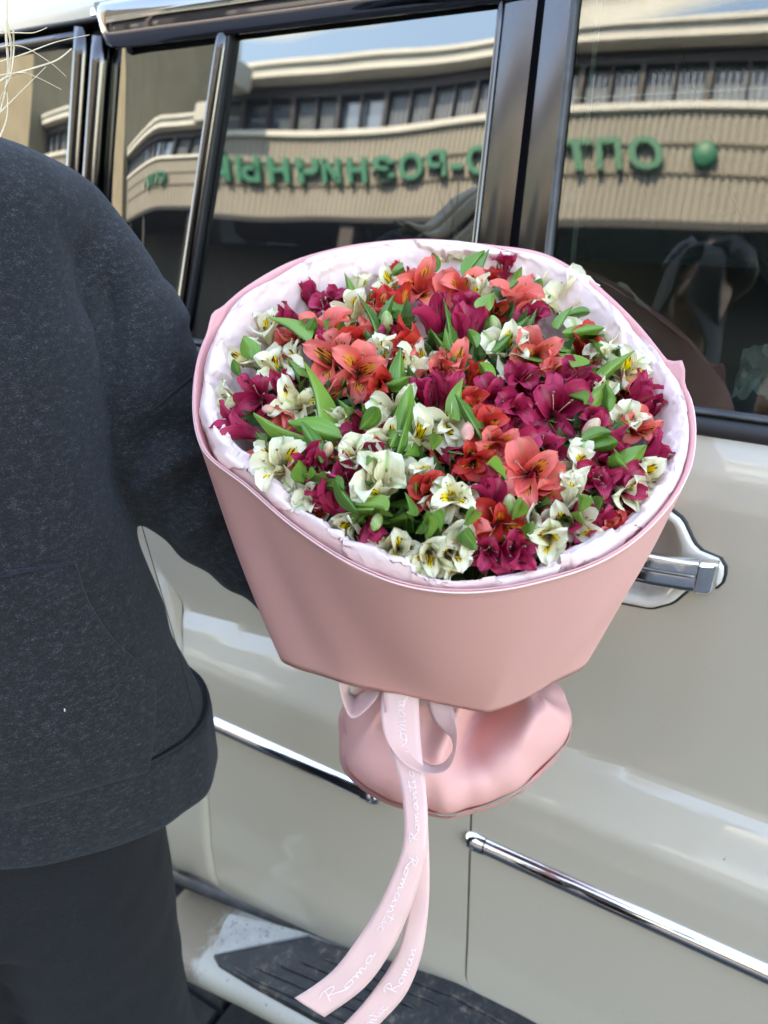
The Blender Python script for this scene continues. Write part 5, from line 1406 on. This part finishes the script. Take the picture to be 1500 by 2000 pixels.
LEAVES = '''627 845 598 708 44;642 868 492 812 48;668 858 560 822 46;628 905 590 822 30;762 872 806 752 42;768 905 802 785 26;905 540 946 488 34;935 562 952 488 28;852 532 845 492 24;
690 588 674 534 22;736 662 704 578 20;602 672 528 618 34;588 655 618 618 30;492 700 478 655 42;882 695 868 588 30;890 705 868 640 22;928 605 968 572 36;972 582 1012 548 36;966 685 1034 618 36;
1040 575 1058 542 24;1098 650 1184 640 34;1105 615 1156 608 22;1170 742 1238 686 30;898 822 902 738 42;942 862 888 768 34;782 765 782 680 44;748 752 802 738 34;702 838 742 792 36;
600 952 662 975 30;600 940 560 972 26;700 1002 640 945 30;690 985 762 1008 46;545 972 518 932 40;1132 862 1198 842 36;1152 878 1210 862 30;1208 922 1264 868 48;1232 922 1196 880 36;
1142 790 1192 742 30;1190 805 1184 748 28;902 1032 930 992 30;832 1055 838 996 34;812 1042 830 1018 26;1000 1015 1024 975 34;988 938 948 902 26;1150 662 1178 690 20;560 930 640 925 26;
655 1015 700 1060 20;1040 1062 1045 1030 26;1128 1000 1138 962 30;935 1085 905 1060 36;1090 642 1118 598 24;470 735 455 700 20;840 640 875 690 22;1010 560 1018 520 20;
760 540 790 520 22;700 870 735 900 30;790 960 798 1010 18;860 1040 842 1000 30;1100 770 1150 790 26;1170 1000 1185 975 24;930 680 915 640 24;560 700 590 740 26;745 625 770 575 24;
500 845 470 880 24;1215 640 1170 655 22;965 750 935 705 28;1085 690 1125 720 24;660 780 690 800 24;845 880 858 845 24;1165 1045 1150 1015 22'''
for L in LEAVES.replace('\n', '').split(';'): leaf(*[float(q) for q in L.split()])
# extra half-hidden leaves between the heads
for k in range(105):
    a = rf.uniform(0, 6.28); r_ = math.sqrt(rf.random()) * .80
    p = RC + (E1 * math.cos(a) + E2 * math.sin(a)) * RAD * r_; q = p - CP; z = q.dot(FV)
    u, v = 750 + FPX * q.dot(RV) / z, 1000 - FPX * q.dot(UV_) / z
    b_ = rf.uniform(0, 6.28); L = rf.uniform(50, 90); leaf(u, v, u + math.cos(b_) * L, v + math.sin(b_) * L * .8, rf.uniform(24, 40), -.022, rf.uniform(.0, .018))

# buds
def bud(u, v, s, dx, dy, m):
    c = dome(u, v, .012); ax = (-(c - CP).normalized() * .4 + RV * dx - UV_ * dy).normalized(); k = s * (c - CP).dot(FV) / FPX
    b = MB(); x = ax.orthogonal().normalized(); y = ax.cross(x); rg = []
    for h, r in ((-.75, .05), (-.5, .07), (-.45, .16), (-.25, .25), (.0, .29), (.2, .26), (.38, .17), (.48, .07), (.5, .01)):
        rg.append([c + ax * h * k + (x * math.cos(a) + y * math.sin(a)) * r * k * (1 + .07 * math.cos(3 * a)) for a in [i * math.pi / 8 for i in range(16)]])
    b.rings(rg, True, True); b.build('bud', m, bq, True)
m_bud2 = mat('pink_green_bud', (.5, .3, .2), .45); t = NT(m_bud2); t.base(t.ramp(t.noise(t.tc(), 90, 2), [(.4, (.52, .40, .24)), (.6, (.50, .20, .16))]))
for a in ((755, 628, 42, 0, -1, m_bud), (966, 636, 42, -.3, -1, m_bud), (1155, 836, 48, .5, -.6, m_bud2), (735, 1020, 40, -.3, .8, m_bud), (912, 845, 46, -.1, .6, m_bud2), (995, 985, 44, 0, -.8, m_bud), (640, 878, 36, .2, -.6, m_bud2), (850, 1062, 36, .2, .3, m_bud), (525, 800, 34, -.4, 0, m_bud2)):
    bud(*a)
# lower foliage and small flowers deep between the heads, and the bunched stems
def filler():
    b = MB(); r = random.Random(8)
    for k in range(900):
        a = r.uniform(0, 6.28); q = math.sqrt(r.random()) * .69
        p = RC + (E1 * math.cos(a) + E2 * math.sin(a)) * RAD * q + AX * (.034 * (1 - q * q) - r.uniform(.028, .075))
        d = Vector((r.gauss(0, 1), r.gauss(0, 1), r.gauss(0, 1))) * .5 + AX * .7; d.normalize(); s = d.cross(Vector((r.gauss(0, 1), r.gauss(0, 1), r.gauss(0, 1)))).normalized()
        L = r.uniform(.02, .04); w = r.uniform(.004, .008); n = d.cross(s)
        b.add([p, p + d * L * .5 + s * w, p + d * L, p + d * L * .5 - s * w, p + d * L * .5 - n * .002], [(0, 1, 4), (1, 2, 4), (2, 3, 4), (3, 0, 4)])
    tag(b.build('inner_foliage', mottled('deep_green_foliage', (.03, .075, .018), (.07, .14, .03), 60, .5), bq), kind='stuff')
    b = MB(); wc = pt(868, 1335, .775)
    for k in range(60):
        a = k * 2.4; q = math.sqrt((k + .5) / 60); p = RC + (E1 * math.cos(a) + E2 * math.sin(a)) * RAD * .72 * q - AX * .03
        w = wc + (E1 * math.cos(a) + E2 * math.sin(a)) * .026 * q; b.tube([p, p.lerp(w, .55), w, w - (p - w) * .12], .0026, 5)
    tag(b.build('stem_bundle', m_stem, bq, True), kind='stuff')
filler()
